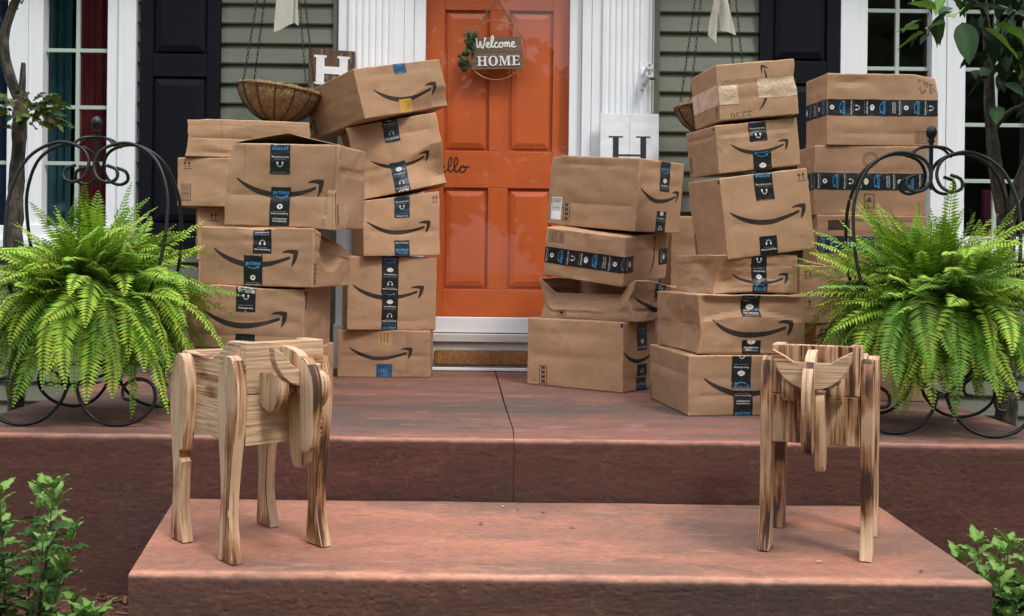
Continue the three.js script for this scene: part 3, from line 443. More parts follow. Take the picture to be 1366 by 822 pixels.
carton({ at: [0.486, 0.342, 0.735], size: [0.568, 0.20, 0.40], turn: [-34, 0, 0], group: Dg, label: 'crushed open cardboard box sagging under the box with wraparound tape', puff: 2, skip: ['top'], rim: ['front', 'left', 'right', 'back'],
  bend: (p, f, s, t, b) => { const k = clamp(p.y / b.h), m = (p.x / b.hw);
    if (f === 'front' || (p.z > b.hd * 0.7)) { const sag = clamp((p.z / b.hd - 0.4) / 0.6) * k; const mid = smooth(-1, -0.72, m) * (1 - smooth(0.55, 1.0, m)); p.y -= 0.075 * sag * mid; p.z -= 0.05 * sag * mid; p.z += 0.02 * Math.sin(k * 3.1) * mid; }
    p.y -= 0.035 * k * clamp(m * 0.5 + 0.5) * clamp(0.5 - p.z / b.hd); dentLin(p, [0.284, 0.1, 0.2], [0.14, 0.12, 0.12], [-0.05, 0, 0.01]); dentLin(p, [-0.284, 0.08, 0.2], [0.1, 0.1, 0.12], [0.03, 0, -0.01]);
    if (m > 0.6) { p.x += 0.04 * k * clamp(-p.z / b.hd + 0.4); } },
  prints: { front: (c, w, h) => boxMark(c, w * 0.2, h * 0.66, 0.045, 0.045, 1), right: (c, w, h) => smile(c, w * 0.08, h * 0.4, w * 0.9) }, tapes: [['right', 0.4, 0.62, 0.0, 0.4, 'dark', 'v', 0.4]] });
carton({ at: [0.477, 0.555, 0.722], size: [0.454, 0.243, 0.47], turn: [-34.1, 5.0, -6.6], group: Dg, label: 'cardboard box with black tape band round its middle, leaning on the crushed box',
  prints: { front: (c, w, h) => barcode(c, w * 0.05, h * 0.06, 0.085, 0.055, false, 9), right: (c, w, h) => smile(c, w * 0.58, h * 0.85, h * 0.8, -Math.PI / 2 + 0.1) }, tapes: [['front', 0, 1, 0.4, 0.73, 'dark', 'h', 0.1], ['right', 0, 0.22, 0.4, 0.73, 'dark', 'h', 0.6], ['right', 0.78, 1, 0.35, 0.68, 'dark', 'h', 0.6]] });
carton({ at: [0.512, 0.800, 0.705], size: [0.56, 0.355, 0.385], turn: [-42, 0, -4.6], group: Dg, label: 'large cardboard box with white shipping label, topmost in front of white letter sign',
  bend: (p) => dentLin(p, [-0.28, 0.36, 0.19], [0.08, 0.06, 0.08], [0.01, -0.012, -0.006]),
  prints: { front: (c, w, h) => { c.fillStyle = '#f0f0ee'; c.fillRect(w * 0.045, h * 0.60, 0.065, 0.115); barcode(c, w * 0.055, h * 0.62, 0.05, 0.06, true, 3); boxMark(c, w * 0.19, h * 0.68, 0.042, 0.092, 4); c.strokeStyle = 'rgba(120,86,58,0.6)'; c.lineWidth = 0.0025; c.beginPath(); c.moveTo(0, h * 0.44); c.lineTo(w * 0.12, h * 0.5); c.lineTo(w * 0.15, h * 0.6); c.stroke(); }, right: (c, w, h) => smile(c, w * 0.06, h * 0.4, w * 0.86) },
  tapes: [['right', 0.46, 0.68, 0.0, 0.42, 'dark', 'v', 0.62], ['right', 0.44, 0.66, 0.70, 1.0, 'dark', 'v', 0.5]] });
// stack behind the front facing planter
carton({ at: [0.937, 0.001, 1.475], size: [0.501, 0.250, 0.60], turn: [8, 0.1, 0.1], group: Eg, label: 'cardboard box on the floor touching the front facing planter, with two black tapes', prints: { front: sm(0.14, 0.38, 0.74), left: (c, w, h) => { c.fillStyle = INK; c.fillRect(w - 0.02, 0.01, 0.016, 0.006); boxMark(c, 0.015, h * 0.72, 0.03, 0.06, 4); } },
  tapes: [['front', 0.37, 0.535, 0.0, 0.53, 'dark', 'v', 0.56, 1], ['front', 0.385, 0.55, 0.58, 1.0, 'dark', 'v', 0.9]] });
carton({ at: [0.954, 0.254, 1.481], size: [0.477, 0.246, 0.545], turn: [9.8, 0, -0.2], group: Eg, label: 'buckled cardboard box with torn upper fold, second from floor behind front facing planter', puff: 1.8,
  bend: (p, f, s, t, b) => { if (f === 'front' && t > 0.1) { p.z -= 0.022 * smooth(0.15, 0.35, t - 0.15 * Math.cos(s * 2.6)) * smooth(1.0, 0.8, Math.abs(s)) * (1 - smooth(0.75, 1, t)); } dentLin(p, [-0.239, 0.1, 0.1], [0.14, 0.16, 0.3], [0.035, 0, 0]); },
  prints: { front: sm(0.13, 0.42, 0.76, (c, w, h) => { c.strokeStyle = '#a06f45'; c.lineWidth = 0.004; c.beginPath(); c.moveTo(0, h * 0.65); c.bezierCurveTo(w * 0.1, h * 0.5, w * 0.3, h * 0.33, w * 0.45, h * 0.3); c.stroke(); }), left: (c, w, h) => { c.strokeStyle = 'rgba(225,190,150,0.5)'; c.lineWidth = 0.004; c.beginPath(); c.moveTo(w * 0.6, 0); c.lineTo(w * 0.58, h); c.stroke(); } },
  tapes: [['front', 0.415, 0.585, 0.0, 0.36, 'dark', 'v', 0.66], ['front', 0.415, 0.585, 0.77, 1.0, 'dark', 'v', 0.62]] });
carton({ at: [0.985, 0.503, 1.480], size: [0.385, 0.165, 0.425], turn: [12.3, -0.1, 1.2], group: Eg, label: 'squashed cardboard box with upside down blue word on tape, under the tall arrow box', puff: 1.8,
  bend: (p, f, s, t, b) => { dentLin(p, [-0.15, 0.05, 0.2], [0.16, 0.12, 0.2], [0.03, 0, -0.06]); dentLin(p, [-0.19, 0.1, 0.05], [0.1, 0.12, 0.2], [0.04, 0, 0]); dentLin(p, [-0.02, 0.02, 0.21], [0.18, 0.05, 0.1], [0, 0.012, 0.015]); },
  prints: { front: sm(0.22, 0.48, 0.68) }, tapes: [['front', 0.45, 0.63, 0.0, 1.0, 'dark', 'v', 0.5, 1]] });
carton({ at: [1.064, 0.676, 1.487], size: [0.393, 0.345, 0.402], turn: [9.8, 1.2, 7.6], group: Eg, label: 'tall leaning cardboard box with long arrow and two up arrows, third from top',
  prints: { front: sm(0.08, 0.43, 0.86, (c, w, h) => upArrows(c, w * 0.88, h * 0.05, 0.034)), left: (c, w, h) => { c.fillStyle = INK; c.fillRect(w - 0.025, 0.012, 0.02, 0.014); boxMark(c, 0.012, h * 0.7, 0.022, 0.09, 6); } }, tapes: [['front', 0.385, 0.595, 0.0, 0.33, 'dark', 'v', 0.35, 1], ['front', 0.37, 0.57, 0.77, 1.0, 'dark', 'v', 0.42], ['top', 0.385, 0.595, 0.0, 1.0, 'dark', 'v', 0.3]] });
carton({ at: [1.017, 1.034, 1.497], size: [0.372, 0.203, 0.357], turn: [10.6, 0.9, 7.4], group: Eg, label: 'leaning cardboard box with two short tapes, under the box with clear tape',
  bend: (p) => dentLin(p, [0.186, 0.0, 0.1], [0.05, 0.15, 0.1], [-0.01, 0, 0]),
  prints: { front: sm(0.17, 0.42, 0.7), left: (c, w, h) => { boxMark(c, 0.02, h * 0.55, 0.02, 0.07, 5); c.fillStyle = INK; c.fillRect(w - 0.03, 0.012, 0.026, 0.006); } }, tapes: [['front', 0.4, 0.615, 0.0, 0.41, 'dark', 'v', 0.4, 1], ['front', 0.42, 0.64, 0.64, 1.0, 'dark', 'v', 0.72]] });
carton({ at: [1.019, 1.251, 1.498], size: [0.344, 0.236, 0.39], turn: [6, 0.9, 6.2], group: Eg, label: 'tilted cardboard box with clear tape and upright arrow, topmost behind front facing planter',
  bend: (p) => dentLin(p, [0.172, 0.16, 0.19], [0.05, 0.05, 0.06], [-0.008, 0, -0.006]),
  prints: { front: (c, w, h) => { smile(c, w * 0.5, h * 0.86, h * 0.8, -Math.PI / 2 + 0.12); c.save(); c.translate(w * 0.40, h * 0.74); c.rotate(Math.PI - 0.05); c.font = '0.034px serif'; c.fillStyle = '#3a302b'; c.scale(1.25, 0.9); c.fillText('2236', 0, 0); c.restore(); }, left: (c, w, h) => barcode(c, w * 0.86, h * 0.72, 0.04, 0.05, true, 6) },
  tapes: [['front', 0.0, 0.25, 0.38, 0.72, 'clear', 'h'], ['front', 0.5, 1.0, 0.31, 0.66, 'clear', 'h'], ['left', 0, 1, 0.36, 0.72, 'clear', 'h'], ['right', 0, 0.3, 0.31, 0.66, 'clear', 'h']] });
// stack by the window
const cornerArrows = (c, w, h) => upArrows(c, 0.02, 0.02, 0.04);
carton({ at: [1.70, 0.001, 1.02], size: [0.50, 0.352, 0.42], turn: [-8], group: Fg, label: 'cardboard box on the porch floor behind the fern stand', prints: { front: cornerArrows } });
carton({ at: [1.572, 0.354, 1.001], size: [0.487, 0.132, 0.401], turn: [2.9], group: Fg, label: 'low cardboard box next above the floor box behind the fern', prints: { front: cornerArrows } });
carton({ at: [1.574, 0.488, 1.001], size: [0.487, 0.136, 0.401], turn: [2.7], group: Fg, label: 'low cardboard box with up arrows, third from floor behind the fern', prints: { front: cornerArrows } });
carton({ at: [1.70, 0.626, 1.0], size: [0.5, 0.236, 0.40], turn: [-6], group: Fg, label: 'cardboard box with dark printed panel and tape, behind the fern tips', prints: { front: (c, w, h) => { c.fillStyle = '#4a3426'; c.fillRect(w * 0.1, h * 0.1, w * 0.2, h * 0.2); barcode(c, w * 0.11, h * 0.12, w * 0.18, h * 0.16, false, 8); } }, tapes: [['front', 0, 1, 0.42, 0.74, 'navy', 'h', 0.3]] });
carton({ at: [1.685, 0.864, 1.0], size: [0.535, 0.330, 0.28], turn: [2, 0.5, 0.2], group: Fg, label: 'cardboard box with recycling mark and black tape band, second from top by window',
  prints: { front: (c, w, h) => { c.strokeStyle = 'rgba(95,65,42,0.8)'; c.lineWidth = 0.004; c.beginPath(); c.arc(w * 0.5, h * 0.2, 0.036, 0, 7); c.stroke(); c.beginPath(); c.arc(w * 0.5, h * 0.2, 0.028, 0, 7); c.stroke(); c.strokeStyle = INK; c.strokeRect(w * 0.45, h * 0.69, 0.045, 0.065); c.save(); c.translate(w * 0.45 + 0.0225, h * 0.69 + 0.028); c.fillStyle = INK; for (let k = 0; k < 3; k++) { c.rotate(2.094); c.beginPath(); c.moveTo(-0.012, 0.008); c.lineTo(0.002, 0.008); c.lineTo(0.002, 0.013); c.lineTo(0.012, 0.005); c.lineTo(0.002, -0.002); c.lineTo(0.002, 0.003); c.lineTo(-0.01, 0.003); c.fill(); } c.restore(); } }, tapes: [['front', 0, 1, 0.39, 0.63, 'dark', 'h', 0.08], ['left', 0.6, 1, 0.39, 0.63, 'dark', 'h', 0.7]] });
carton({ at: [1.735, 1.196, 1.0], size: [0.545, 0.340, 0.28], turn: [5, 0.5, 0.6], group: Fg, label: 'cardboard box with dirty corner and black tape band, topmost by the window', puff: 1.3,
  bend: (p) => { dentLin(p, [0.27, 0.34, 0.14], [0.12, 0.1, 0.1], [-0.012, -0.016, -0.012]); dentLin(p, [-0.15, 0.3, 0.14], [0.13, 0.03, 0.08], [0, 0, -0.01]); },
  prints: { front: (c, w, h) => { barcode(c, w * 0.79, h * 0.80, 0.085, 0.055, false, 12); c.fillStyle = 'rgba(40,34,30,0.5)'; const R = rngOf(77); for (let k = 0; k < 40; k++) { c.beginPath(); c.ellipse(w * (0.9 + (R() - 0.5) * 0.16), h * (0.17 + (R() - 0.5) * 0.2), 0.003 + R() * 0.006, 0.002 + R() * 0.003, 0.7, 0, 7); c.fill(); } } }, tapes: [['front', 0, 1, 0.36, 0.585, 'dark', 'h', 0.15], ['left', 0, 1, 0.36, 0.585, 'dark', 'h', 0.7]] });
// two boxes behind, seen in the gap between the stacks
const gapG = 'boxes in the gap between two stacks';
carton({ at: [1.08, 0.001, 0.40], size: [0.5, 0.44, 0.38], turn: [0], group: gapG, label: 'cardboard box standing on the porch in the gap between two stacks' });
carton({ at: [1.08, 0.443, 0.40], size: [0.5, 0.43, 0.38], turn: [0], group: gapG, label: 'pale cardboard box seen in the narrow gap between two stacks', tone: 1.05, prints: { front: () => {} } });

// ---------- scorched wooden elephant planters ----------
function woodTex(seed, scorch, sw = 0.35, sx = 1) {   // grain runs along v; dark burn marks follow the grain
  return dataTex(512, 1024, (u, v) => {
    const x = u * 0.6, y = v * 1.2;
    const warp = fbm(x * 9, y * 2.2, seed, 3) * 1.6, ring = Math.sin((x * 210 * sx + warp * 16)), g = 0.5 + 0.5 * ring;
    const fib = fbm(x * 240, y * 9, seed + 2, 3), tone = fbm(x * 8, y * 3, seed + 5, 3);
    const gg = Math.pow(g, 3) * 0.26 * (0.2 + 0.9 * fbm(x * 20, y * 2, seed + 8, 2)) + 0.16 * smooth(0.45, 0.75, fbm(x * 160, y * 5, seed + 18, 3)); let c = [lerp(0.79, 0.52, gg), lerp(0.66, 0.39, gg), lerp(0.535, 0.28, gg)];
    const m = 0.82 + 0.16 * fib + 0.2 * tone; c = c.map(k => k * m);
    const bn = fbm(x * 13, y * 6, seed + 11, 4) * (1 - sw) + fbm(x * 190, y * 9, seed + 14, 3) * sw, b = smooth(scorch + 0.02, scorch + 0.13, bn) * 0.95, edge = smooth(scorch - 0.14, scorch + 0.03, bn);
    c = [lerp(c[0], 0.52, edge * 0.75), lerp(c[1], 0.325, edge * 0.75), lerp(c[2], 0.19, edge * 0.75)]; c = [lerp(c[0], 0.23, b), lerp(c[1], 0.135, b), lerp(c[2], 0.075, b)];
    for (let q = 0; q < 5; q++) { const kn = Math.hypot((x - 0.6 * h2(seed, q, 2)) / 0.007, (y - 1.2 * h2(seed, q + 9, 2)) / 0.011); if (kn < 1) c = c.map(k => k * lerp(0.45, 1, kn)); }
    return c;
  });
}
const woodBump = dataTex(256, 512, (u, v) => { const n = fbm(u * 70, v * 5, 19, 4); return [n, n, n]; }, false);
const wood = [[201, 0.60, 0.3], [223, 0.60, 0.35], [245, 0.50, 0.3], [267, 0.545, 0.5], [281, 0.62, 0.35]].map(([s, k, q]) => { const t = woodTex(s, k, q); t.repeat.set(1 / 0.6, 1 / 1.2); const b = woodBump.clone(); b.repeat.set(1 / 0.3, 1 / 0.6); return std({ map: t, bumpMap: b, bumpScale: 0.002, roughness: 0.75 }); });
function board(shapePts, depth, bev = 0.003, curve = true) {   // outline in (x,y), thickness along z
  const sh = new THREE.Shape(); const P = shapePts.map(p => new THREE.Vector2(...p)); sh.moveTo(P[0].x, P[0].y);
  if (curve) sh.splineThru([...P.slice(1), P[0]]); else P.slice(1).forEach(p => sh.lineTo(p.x, p.y));
  const g = new THREE.ExtrudeGeometry(sh, { depth: depth - 2 * bev, bevelEnabled: true, bevelSize: bev, bevelThickness: bev, bevelSegments: 2, curveSegments: 24 }); g.translate(0, 0, bev - depth / 2); return g;
}
const swapUV = g => { const u = g.attributes.uv; for (let i = 0; i < u.count; i++) u.setXY(i, u.getY(i), u.getX(i)); return g; };   // grain along the other axis
const shiftUV = (g, a, b) => { const u = g.attributes.uv; let m0 = 9, m1 = -9, n0 = 9, n1 = -9; for (let i = 0; i < u.count; i++) { m0 = Math.min(m0, u.getX(i)); m1 = Math.max(m1, u.getX(i)); n0 = Math.min(n0, u.getY(i)); n1 = Math.max(n1, u.getY(i)); } a = -m0 + 0.004 + (a % 1) * Math.max(0, 0.592 - (m1 - m0)); b = -n0 + 0.004 + (b % 1) * Math.max(0, 1.192 - (n1 - n0)); for (let i = 0; i < u.count; i++) u.setXY(i, u.getX(i) + a, u.getY(i) + b); return g; };
function elephant(x, z, yaw, label, R, vert) {
  const e = grp('elephant_planter'); e.position.set(x, -0.2085, z); e.rotation.y = yaw; tag(e, label, 'planter', 'wooden elephant planters');
  const W = 0.25, t = 0.034, zf = 0.185, zb = -0.185;
  const put = (n, g, m, f) => { const o = mesh(n, f === 'keep' ? g : shiftUV(metreUV(g), R(), R()), Array.isArray(m) ? m.map(q => wood[q]) : wood[m], e); return o; };
  const ri = k => Math.floor(R() * k);
  // front: two planks, one above the other
  for (const [a, b, m] of [[0.322, 0.463, 3], [0.465, 0.608, 2]]) { const g = metreUV(new RoundedBoxGeometry(W - 0.002, b - a, t, 2, 0.003).translate(0, (a + b) / 2, zf)); if (!vert) swapUV(g); put('front_plank', shiftUV(g, R(), R()), vert ? 3 : (m === 3 ? 0 : 1), 'keep'); }
  for (const [a, b] of [[0.34, 0.45], [0.452, 0.56]]) { const g = swapUV(metreUV(new RoundedBoxGeometry(W - 0.002, b - a, 0.026, 2, 0.003).translate(0, (a + b) / 2, zb))); put('back_plank', g, 1, 'keep'); }
  // sides: high at the front, dipping behind
  for (const s of [-1, 1]) {
    const g = board([[-0.17, 0.335], [0.166, 0.322], [0.166, 0.606], [0.10, 0.604], [0.06, 0.575], [0.0, 0.548], [-0.12, 0.552], [-0.17, 0.556]], 0.03, 0.003, false); g.rotateY(-Math.PI / 2); g.translate(s * (W / 2 - 0.0155), 0, 0); put('side_panel', shiftUV(swapUV(metreUV(g)), R(), R()), 1, 'keep');
  }
  put('floor_panel', new THREE.BoxGeometry(W - 0.07, 0.02, 0.33).translate(0, 0.355, 0), 4);
  // legs on the outside of the sides
  const leg = [[-0.034, 0], [-0.030, 0.05], [-0.022, 0.18], [-0.034, 0.28], [-0.051, 0.40], [-0.049, 0.49], [-0.030, 0.545], [0.0, 0.566], [0.030, 0.548], [0.050, 0.49], [0.052, 0.40], [0.034, 0.28], [0.022, 0.18], [0.024, 0.09], [0.052, 0.0]];
  for (const s of [-1, 1]) for (const f of [1, -1]) {
    const k = f > 0 ? 1 : 0.975, pts = leg.map(([a, b]) => new THREE.Vector2(a * (0.95 + R() * 0.1), b * k));
    let out = new THREE.SplineCurve(pts).getPoints(70);
    if (f < 0 && s < 0 && !vert) { const i0 = out.findIndex((p, i) => i > 35 && p.y < 0.268), i1 = out.findIndex((p, i) => i > 35 && p.y < 0.235); out = [...out.slice(0, i0), new THREE.Vector2(0.012, 0.264), new THREE.Vector2(0.012, 0.242), ...out.slice(i1)]; }
    const g = new THREE.ExtrudeGeometry(new THREE.Shape(out), { depth: 0.03, bevelEnabled: true, bevelSize: 0.002, bevelThickness: 0.002, bevelSegments: 1 }); g.translate(0, 0.0025, -0.015); g.rotateY(-Math.PI / 2); g.rotateZ(s * (R() * 0.012)); g.translate(s * (W / 2 + 0.0185), 0, f * 0.15 + (R() - 0.5) * 0.008);
    put('leg', toCreasedNormals(shiftUV(metreUV(g), R(), R()), 0.6), vert ? [[0, 2], [2, 2], [3, 2]][ri(3)] : [[0, 2], [4, 2], [1, 2]][ri(3)], 'keep');
  }
  // head: ear board across, trunk boards in the middle, two rounded tusk blocks
  const top = 0.605, z0 = zf + t / 2;
  const eL = vert ? 0.106 : 0.098, eR = vert ? 0.106 : 0.045, dip = vert ? 0.034 : 0.062, ear = [];
  for (let k = 0; k <= 12; k++) { const a = Math.PI * (1 + k / 12), c = Math.cos(a); ear.push([c * (c < 0 ? eL : eR), top - 0.008 - (c < 0 ? 0 : (vert ? 0 : dip * 0.8)) + Math.sin(a) * (c < 0 || vert ? 0.104 : 0.05)]); }
  for (let k = 1; k < 8; k++) { const u = 1 - k / 4, w = Math.min(1, (vert ? 2.0 : 1.35) * (1 - Math.abs(u))); if (!vert && u > 0) continue; ear.push([u * (u < 0 ? eL : eR) * 0.95, top - 0.008 - dip * w * w * (3 - 2 * w)]); }
  const ge = board(ear, 0.03, 0.003, false); ge.translate(0, 0, z0 + 0.095); put('ear_board', shiftUV(swapUV(metreUV(ge)), R(), R()), 4, 'keep');
  const bxe = (n, pts, th, m, dx) => bx(n, pts, th, [m, 2], dx);
  const bx = (n, pts, th, m, dx) => { const g = board(pts, th, 0.003); g.rotateY(-Math.PI / 2); g.translate(dx, 0, z0); put(n, toCreasedNormals(shiftUV(metreUV(g), R(), R()), 0.6), m, 'keep'); };
  bxe('trunk', [[0.112, top - 0.05], [0.125, top - 0.038], [0.150, top - 0.055], [0.172, top - 0.09], [0.178, top - 0.14], [0.172, top - 0.21], [0.160, top - 0.278], [0.118, top - 0.278], [0.116, top - 0.20]], 0.03, 0, -0.006);
  bx('trunk_root', [[0.0, top - 0.012], [0.05, top - 0.015], [0.108, top - 0.04], [0.108, top - 0.13], [0.06, top - 0.12], [0.0, top - 0.15]], 0.028, 4, -0.006);
  bx('lower_trunk', [[0.001, top - 0.13], [0.055, top - 0.125], [0.105, top - 0.14], [0.102, top - 0.24], [0.085, top - 0.33], [0.055, top - 0.345], [0.025, top - 0.335], [0.004, top - 0.25]], 0.026, 0, 0.022);
  for (const s of [-1, 1]) { const pts = vert ? [[0.0, top - 0.09], [0.075, top - 0.088], [0.098, top - 0.10], [0.095, top - 0.135], [0.06, top - 0.15], [0.0, top - 0.145]] : [[0.0, top - 0.085], [0.07, top - 0.082], [0.1, top - 0.10], [0.098, top - 0.145], [0.06, top - 0.182], [0.0, top - 0.16]]; bx('tusk_block', pts, 0.032, [1, 3], s * 0.066); }
  return e;
}
elephant(-0.773, 3.045, 0.731, 'wooden elephant planter turned sideways, showing its flank and notched hind leg', rngOf(11), false);
elephant(0.955, 2.945, -0.37, 'scorched wooden elephant planter facing forward, by the fern with hanging tips', rngOf(23), true);

// ---------- ferns on scrolled iron stands ----------
const leafMat = std({ vertexColors: true, roughness: 0.55 });
const fernMat = new THREE.MeshPhysicalMaterial({ vertexColors: true, roughness: 0.65, specularIntensity: 0.35, side: THREE.DoubleSide, transmission: 0.3, thickness: 0 });
function frond(R, az, e0, len, droop, young, roll, early) {
  const n = Math.round(len / 0.0132), pts = [], dirs = []; let p = V(0, 0, 0), yawW = az, el = e0; const ds = len / n, tw = (R() - 0.5) * 2.0;
  for (let i = 0; i <= n; i++) { const t = i / n; pts.push(p.clone()); const e = el - droop * Math.pow(t, early ? 0.62 : 1.1), d = V(Math.cos(e) * Math.sin(yawW), Math.sin(e), Math.cos(e) * Math.cos(yawW)); dirs.push(d); p = p.clone().addScaledVector(d, ds); yawW += tw / n; }
  const pos = [], col = [], idx = [], add = (v, c) => { pos.push(v.x, v.y, v.z); col.push(...c); return pos.length / 3 - 1; };
  const dk = [0.075 + R() * 0.06, 0.165 + R() * 0.09, 0.018], lt = young ? [0.42, 0.60, 0.06] : [0.21, 0.39, 0.05];
  const Lmax = 0.045 + R() * 0.022;
  for (let i = 2; i <= n; i++) {
    const t = i / n, d = dirs[i], up = V(0, 1, 0); let side = new THREE.Vector3().crossVectors(d, up); if (side.lengthSq() < 0.02) side.set(Math.cos(az), 0, -Math.sin(az)); side.normalize(); const nn = new THREE.Vector3().crossVectors(side, d).normalize(); side.applyAxisAngle(d, roll); nn.applyAxisAngle(d, roll);
    const prof = Math.pow(Math.sin(Math.PI * clamp(0.09 + 0.91 * Math.pow(t, 0.8))), 0.62) * (t > 0.985 ? 0.5 : 1), L = Lmax * Math.max(0.12, prof), w = 0.0058 * (0.6 + 0.5 * prof);
    const mixv = smooth(young ? -0.2 : 0.45, 1.05, t + (R() - 0.5) * 0.15), c = [0, 1, 2].map(k => lerp(dk[k], lt[k], mixv) * (0.85 + 0.3 * R())), c2 = c.map(k => k * 0.82);
    for (const s of [-1, 1]) {
      const b = pts[i], fw = 0.28 + 0.3 * t, dir = side.clone().multiplyScalar(s).addScaledVector(d, fw).addScaledVector(nn, 0.22 - 0.5 * R()).normalize(), across = d.clone().addScaledVector(dir, -d.dot(dir)).normalize();
      const tip = b.clone().addScaledVector(dir, L).addScaledVector(nn, -0.18 * L), mid = b.clone().addScaledVector(dir, L * 0.42).addScaledVector(nn, 0.0016);
      const a0 = add(b.clone().addScaledVector(nn, 0.0004), c2), m0 = add(mid, c), l0 = add(mid.clone().addScaledVector(across, w).addScaledVector(nn, -0.002), c), r0 = add(mid.clone().addScaledVector(across, -w).addScaledVector(nn, -0.002), c), t0 = add(tip, c);
      idx.push(a0, l0, m0, a0, m0, r0, m0, l0, t0, m0, t0, r0);
    }
    if (i > 2) { const q = add(pts[i - 1].clone().addScaledVector(side, 0.0011), dk), q2 = add(pts[i - 1].clone().addScaledVector(side, -0.0011), dk), q3 = add(pts[i].clone().addScaledVector(side, -0.0011), dk), q4 = add(pts[i].clone().addScaledVector(side, 0.0011), dk); idx.push(q, q2, q3, q, q3, q4); }
  }
  const g = new THREE.BufferGeometry(); g.setAttribute('position', new THREE.Float32BufferAttribute(pos, 3)); g.setAttribute('color', new THREE.Float32BufferAttribute(col, 3)); g.setIndex(idx); g.computeVertexNormals(); return g;
}
function fern(x, y, z, seed, n, label) {
  const f = grp('boston_fern'); f.name = seed === 31 ? 'fern_plant' : 'fern_plant_001'; f.position.set(x, y, z); tag(f, label, 'fern', 'ferns on iron stands'); const R = rngOf(seed);
  const potM = std({ color: lin(0.035, 0.05, 0.03), roughness: 0.6 });
  mesh('pot', new THREE.LatheGeometry([[0.0, -0.17], [0.095, -0.17], [0.11, -0.15], [0.14, -0.01], [0.152, -0.008], [0.152, 0.01], [0.138, 0.01], [0.13, -0.02], [0.0, -0.02]].map(p => new THREE.Vector2(...p)), 32), potM, f);
  const rest = []; let solo = 0;
  for (let k = 0; k < n; k++) {
    const az = k * 2.39996 + (R() - 0.5) * 2.4, q = (k + 0.5) / n;   // q 0 = upright centre, 1 = outermost
    const hang = q > 0.62, p = hang ? (q - 0.62) / 0.38 : q / 0.62, e0 = hang ? lerp(0.4, -0.3, p) + (R() - 0.5) * 1.0 : lerp(1.55, 0.15, Math.pow(p, 0.8)) + (R() - 0.5) * 0.6, len = (hang ? 0.50 : lerp(0.40, 0.46, p)) * (0.52 + 0.6 * R()) * (0.72 + 0.5 * vn(Math.sin(az) * 1.6 + 5, Math.cos(az) * 1.6 + (hang ? 3 : 7), seed)), end = hang ? -1.42 + (R() - 0.5) * 0.7 : e0 - 0.1 - Math.pow(R(), 1.3) * (1.1 + 0.7 * p), droop = Math.max(0.1, e0 - end);
    const g = frond(R, az, e0, len, droop, R() < (hang ? 0.42 : 0.75), (R() - 0.5) * 1.3, hang && R() < 0.8), rr = 0.19 * Math.sqrt(q) * (0.25 + 0.75 * R()), y = -0.015 + (R() - 0.35) * (hang ? 0.06 : 0.09);
    g.translate(Math.sin(az) * rr, y, Math.cos(az) * rr);
    if (Math.cos(az) > -0.75 && solo < 300) { mesh('frond', g, fernMat, f); solo++; } else rest.push(g);
  }
  const rm = mesh('frond_mass', mergeGeometries(rest), fernMat, f); rm.userData.kind = 'stuff';
}
function stand(x, z, label, tw) {
  const s = grp('plant_stand'); s.position.set(x, 0, z); s.rotation.y = tw; tag(s, label, 'plant stand', 'scrolled iron plant stands');
  const r = 0.0068, zz = y => lerp(0.26, 0.035, clamp(y / 1.08));
  for (const f of [1, -1]) for (const m of [1, -1]) {
    const P = (a) => a.map(([px, py]) => V(px * m, py, f * zz(py)));
    mesh('scroll_arm', tube(P([[0.06, 0.985], [0.098, 0.968], [0.102, 0.935], [0.07, 0.918], [0.028, 0.935], [0.010, 0.985], [0.035, 1.045], [0.13, 1.075], [0.235, 1.022], [0.295, 0.90], [0.306, 0.77], [0.285, 0.58], [0.21, 0.38], [0.11, 0.24], [0.014, 0.15]]), r, r, 110, 8), M.iron, s);
    mesh('scroll_foot', tube(P([[0.014, 0.15], [0.04, 0.085], [0.10, 0.025], [0.18, 0.007], [0.26, 0.03], [0.308, 0.09], [0.295, 0.155], [0.235, 0.175], [0.19, 0.145], [0.195, 0.105], [0.225, 0.098]]), r, r, 80, 8), M.iron, s);
  }
  for (const f of [1, -1]) mesh('tie_bar', tube([[-0.085, 1.062, f * 0.037], [-0.05, 1.092, f * 0.025], [0, 1.1, f * 0.006], [0.05, 1.092, f * 0.025], [0.085, 1.062, f * 0.037]], 0.0055, 0.0055, 30, 8), M.iron, s);
  mesh('centre_post', tube([[0, 1.13, 0], [0, 1.0, 0], [0, 0.93, 0]], 0.009, 0.006, 12, 8), M.iron, s);
  const fin = mesh('finial', new THREE.LatheGeometry([[0, 0], [0.012, 0.002], [0.014, 0.008], [0.009, 0.014], [0.02, 0.03], [0.022, 0.045], [0.015, 0.06], [0.006, 0.067], [0, 0.068]].map(p => new THREE.Vector2(...p)), 20), M.iron, s); fin.position.y = 1.115;
  mesh('pot_ring', new THREE.TorusGeometry(0.134, 0.006, 8, 48).rotateX(Math.PI / 2).translate(0, 0.40, 0), M.iron, s);
  for (const f of [1, -1]) { mesh('cross_bar', tube([[-0.22, 0.40, f * zz(0.4)], [0, 0.392, f * 0.13], [0.22, 0.40, f * zz(0.4)]], 0.005, 0.005, 20, 6), M.iron, s); mesh('cross_bar', tube([[0.014, 0.15, f * zz(0.15)], [0.0, 0.15, 0], [-0.014, 0.15, -f * zz(0.15)]], 0.005, 0.005, 12, 6), M.iron, s); }
}
stand(-1.64, 2.0, 'black scrolled iron plant stand beside the pale box with barcode', 0.03);
stand(1.645, 2.0, 'black scrolled iron plant stand beside the box with recycling mark', -0.16);
fern(-1.645, 0.50, 2.02, 31, 430, 'bushy bright green fern beside the notched wooden planter');
fern(1.655, 0.50, 2.02, 47, 430, 'bushy bright green fern in front of the window with dark panes');

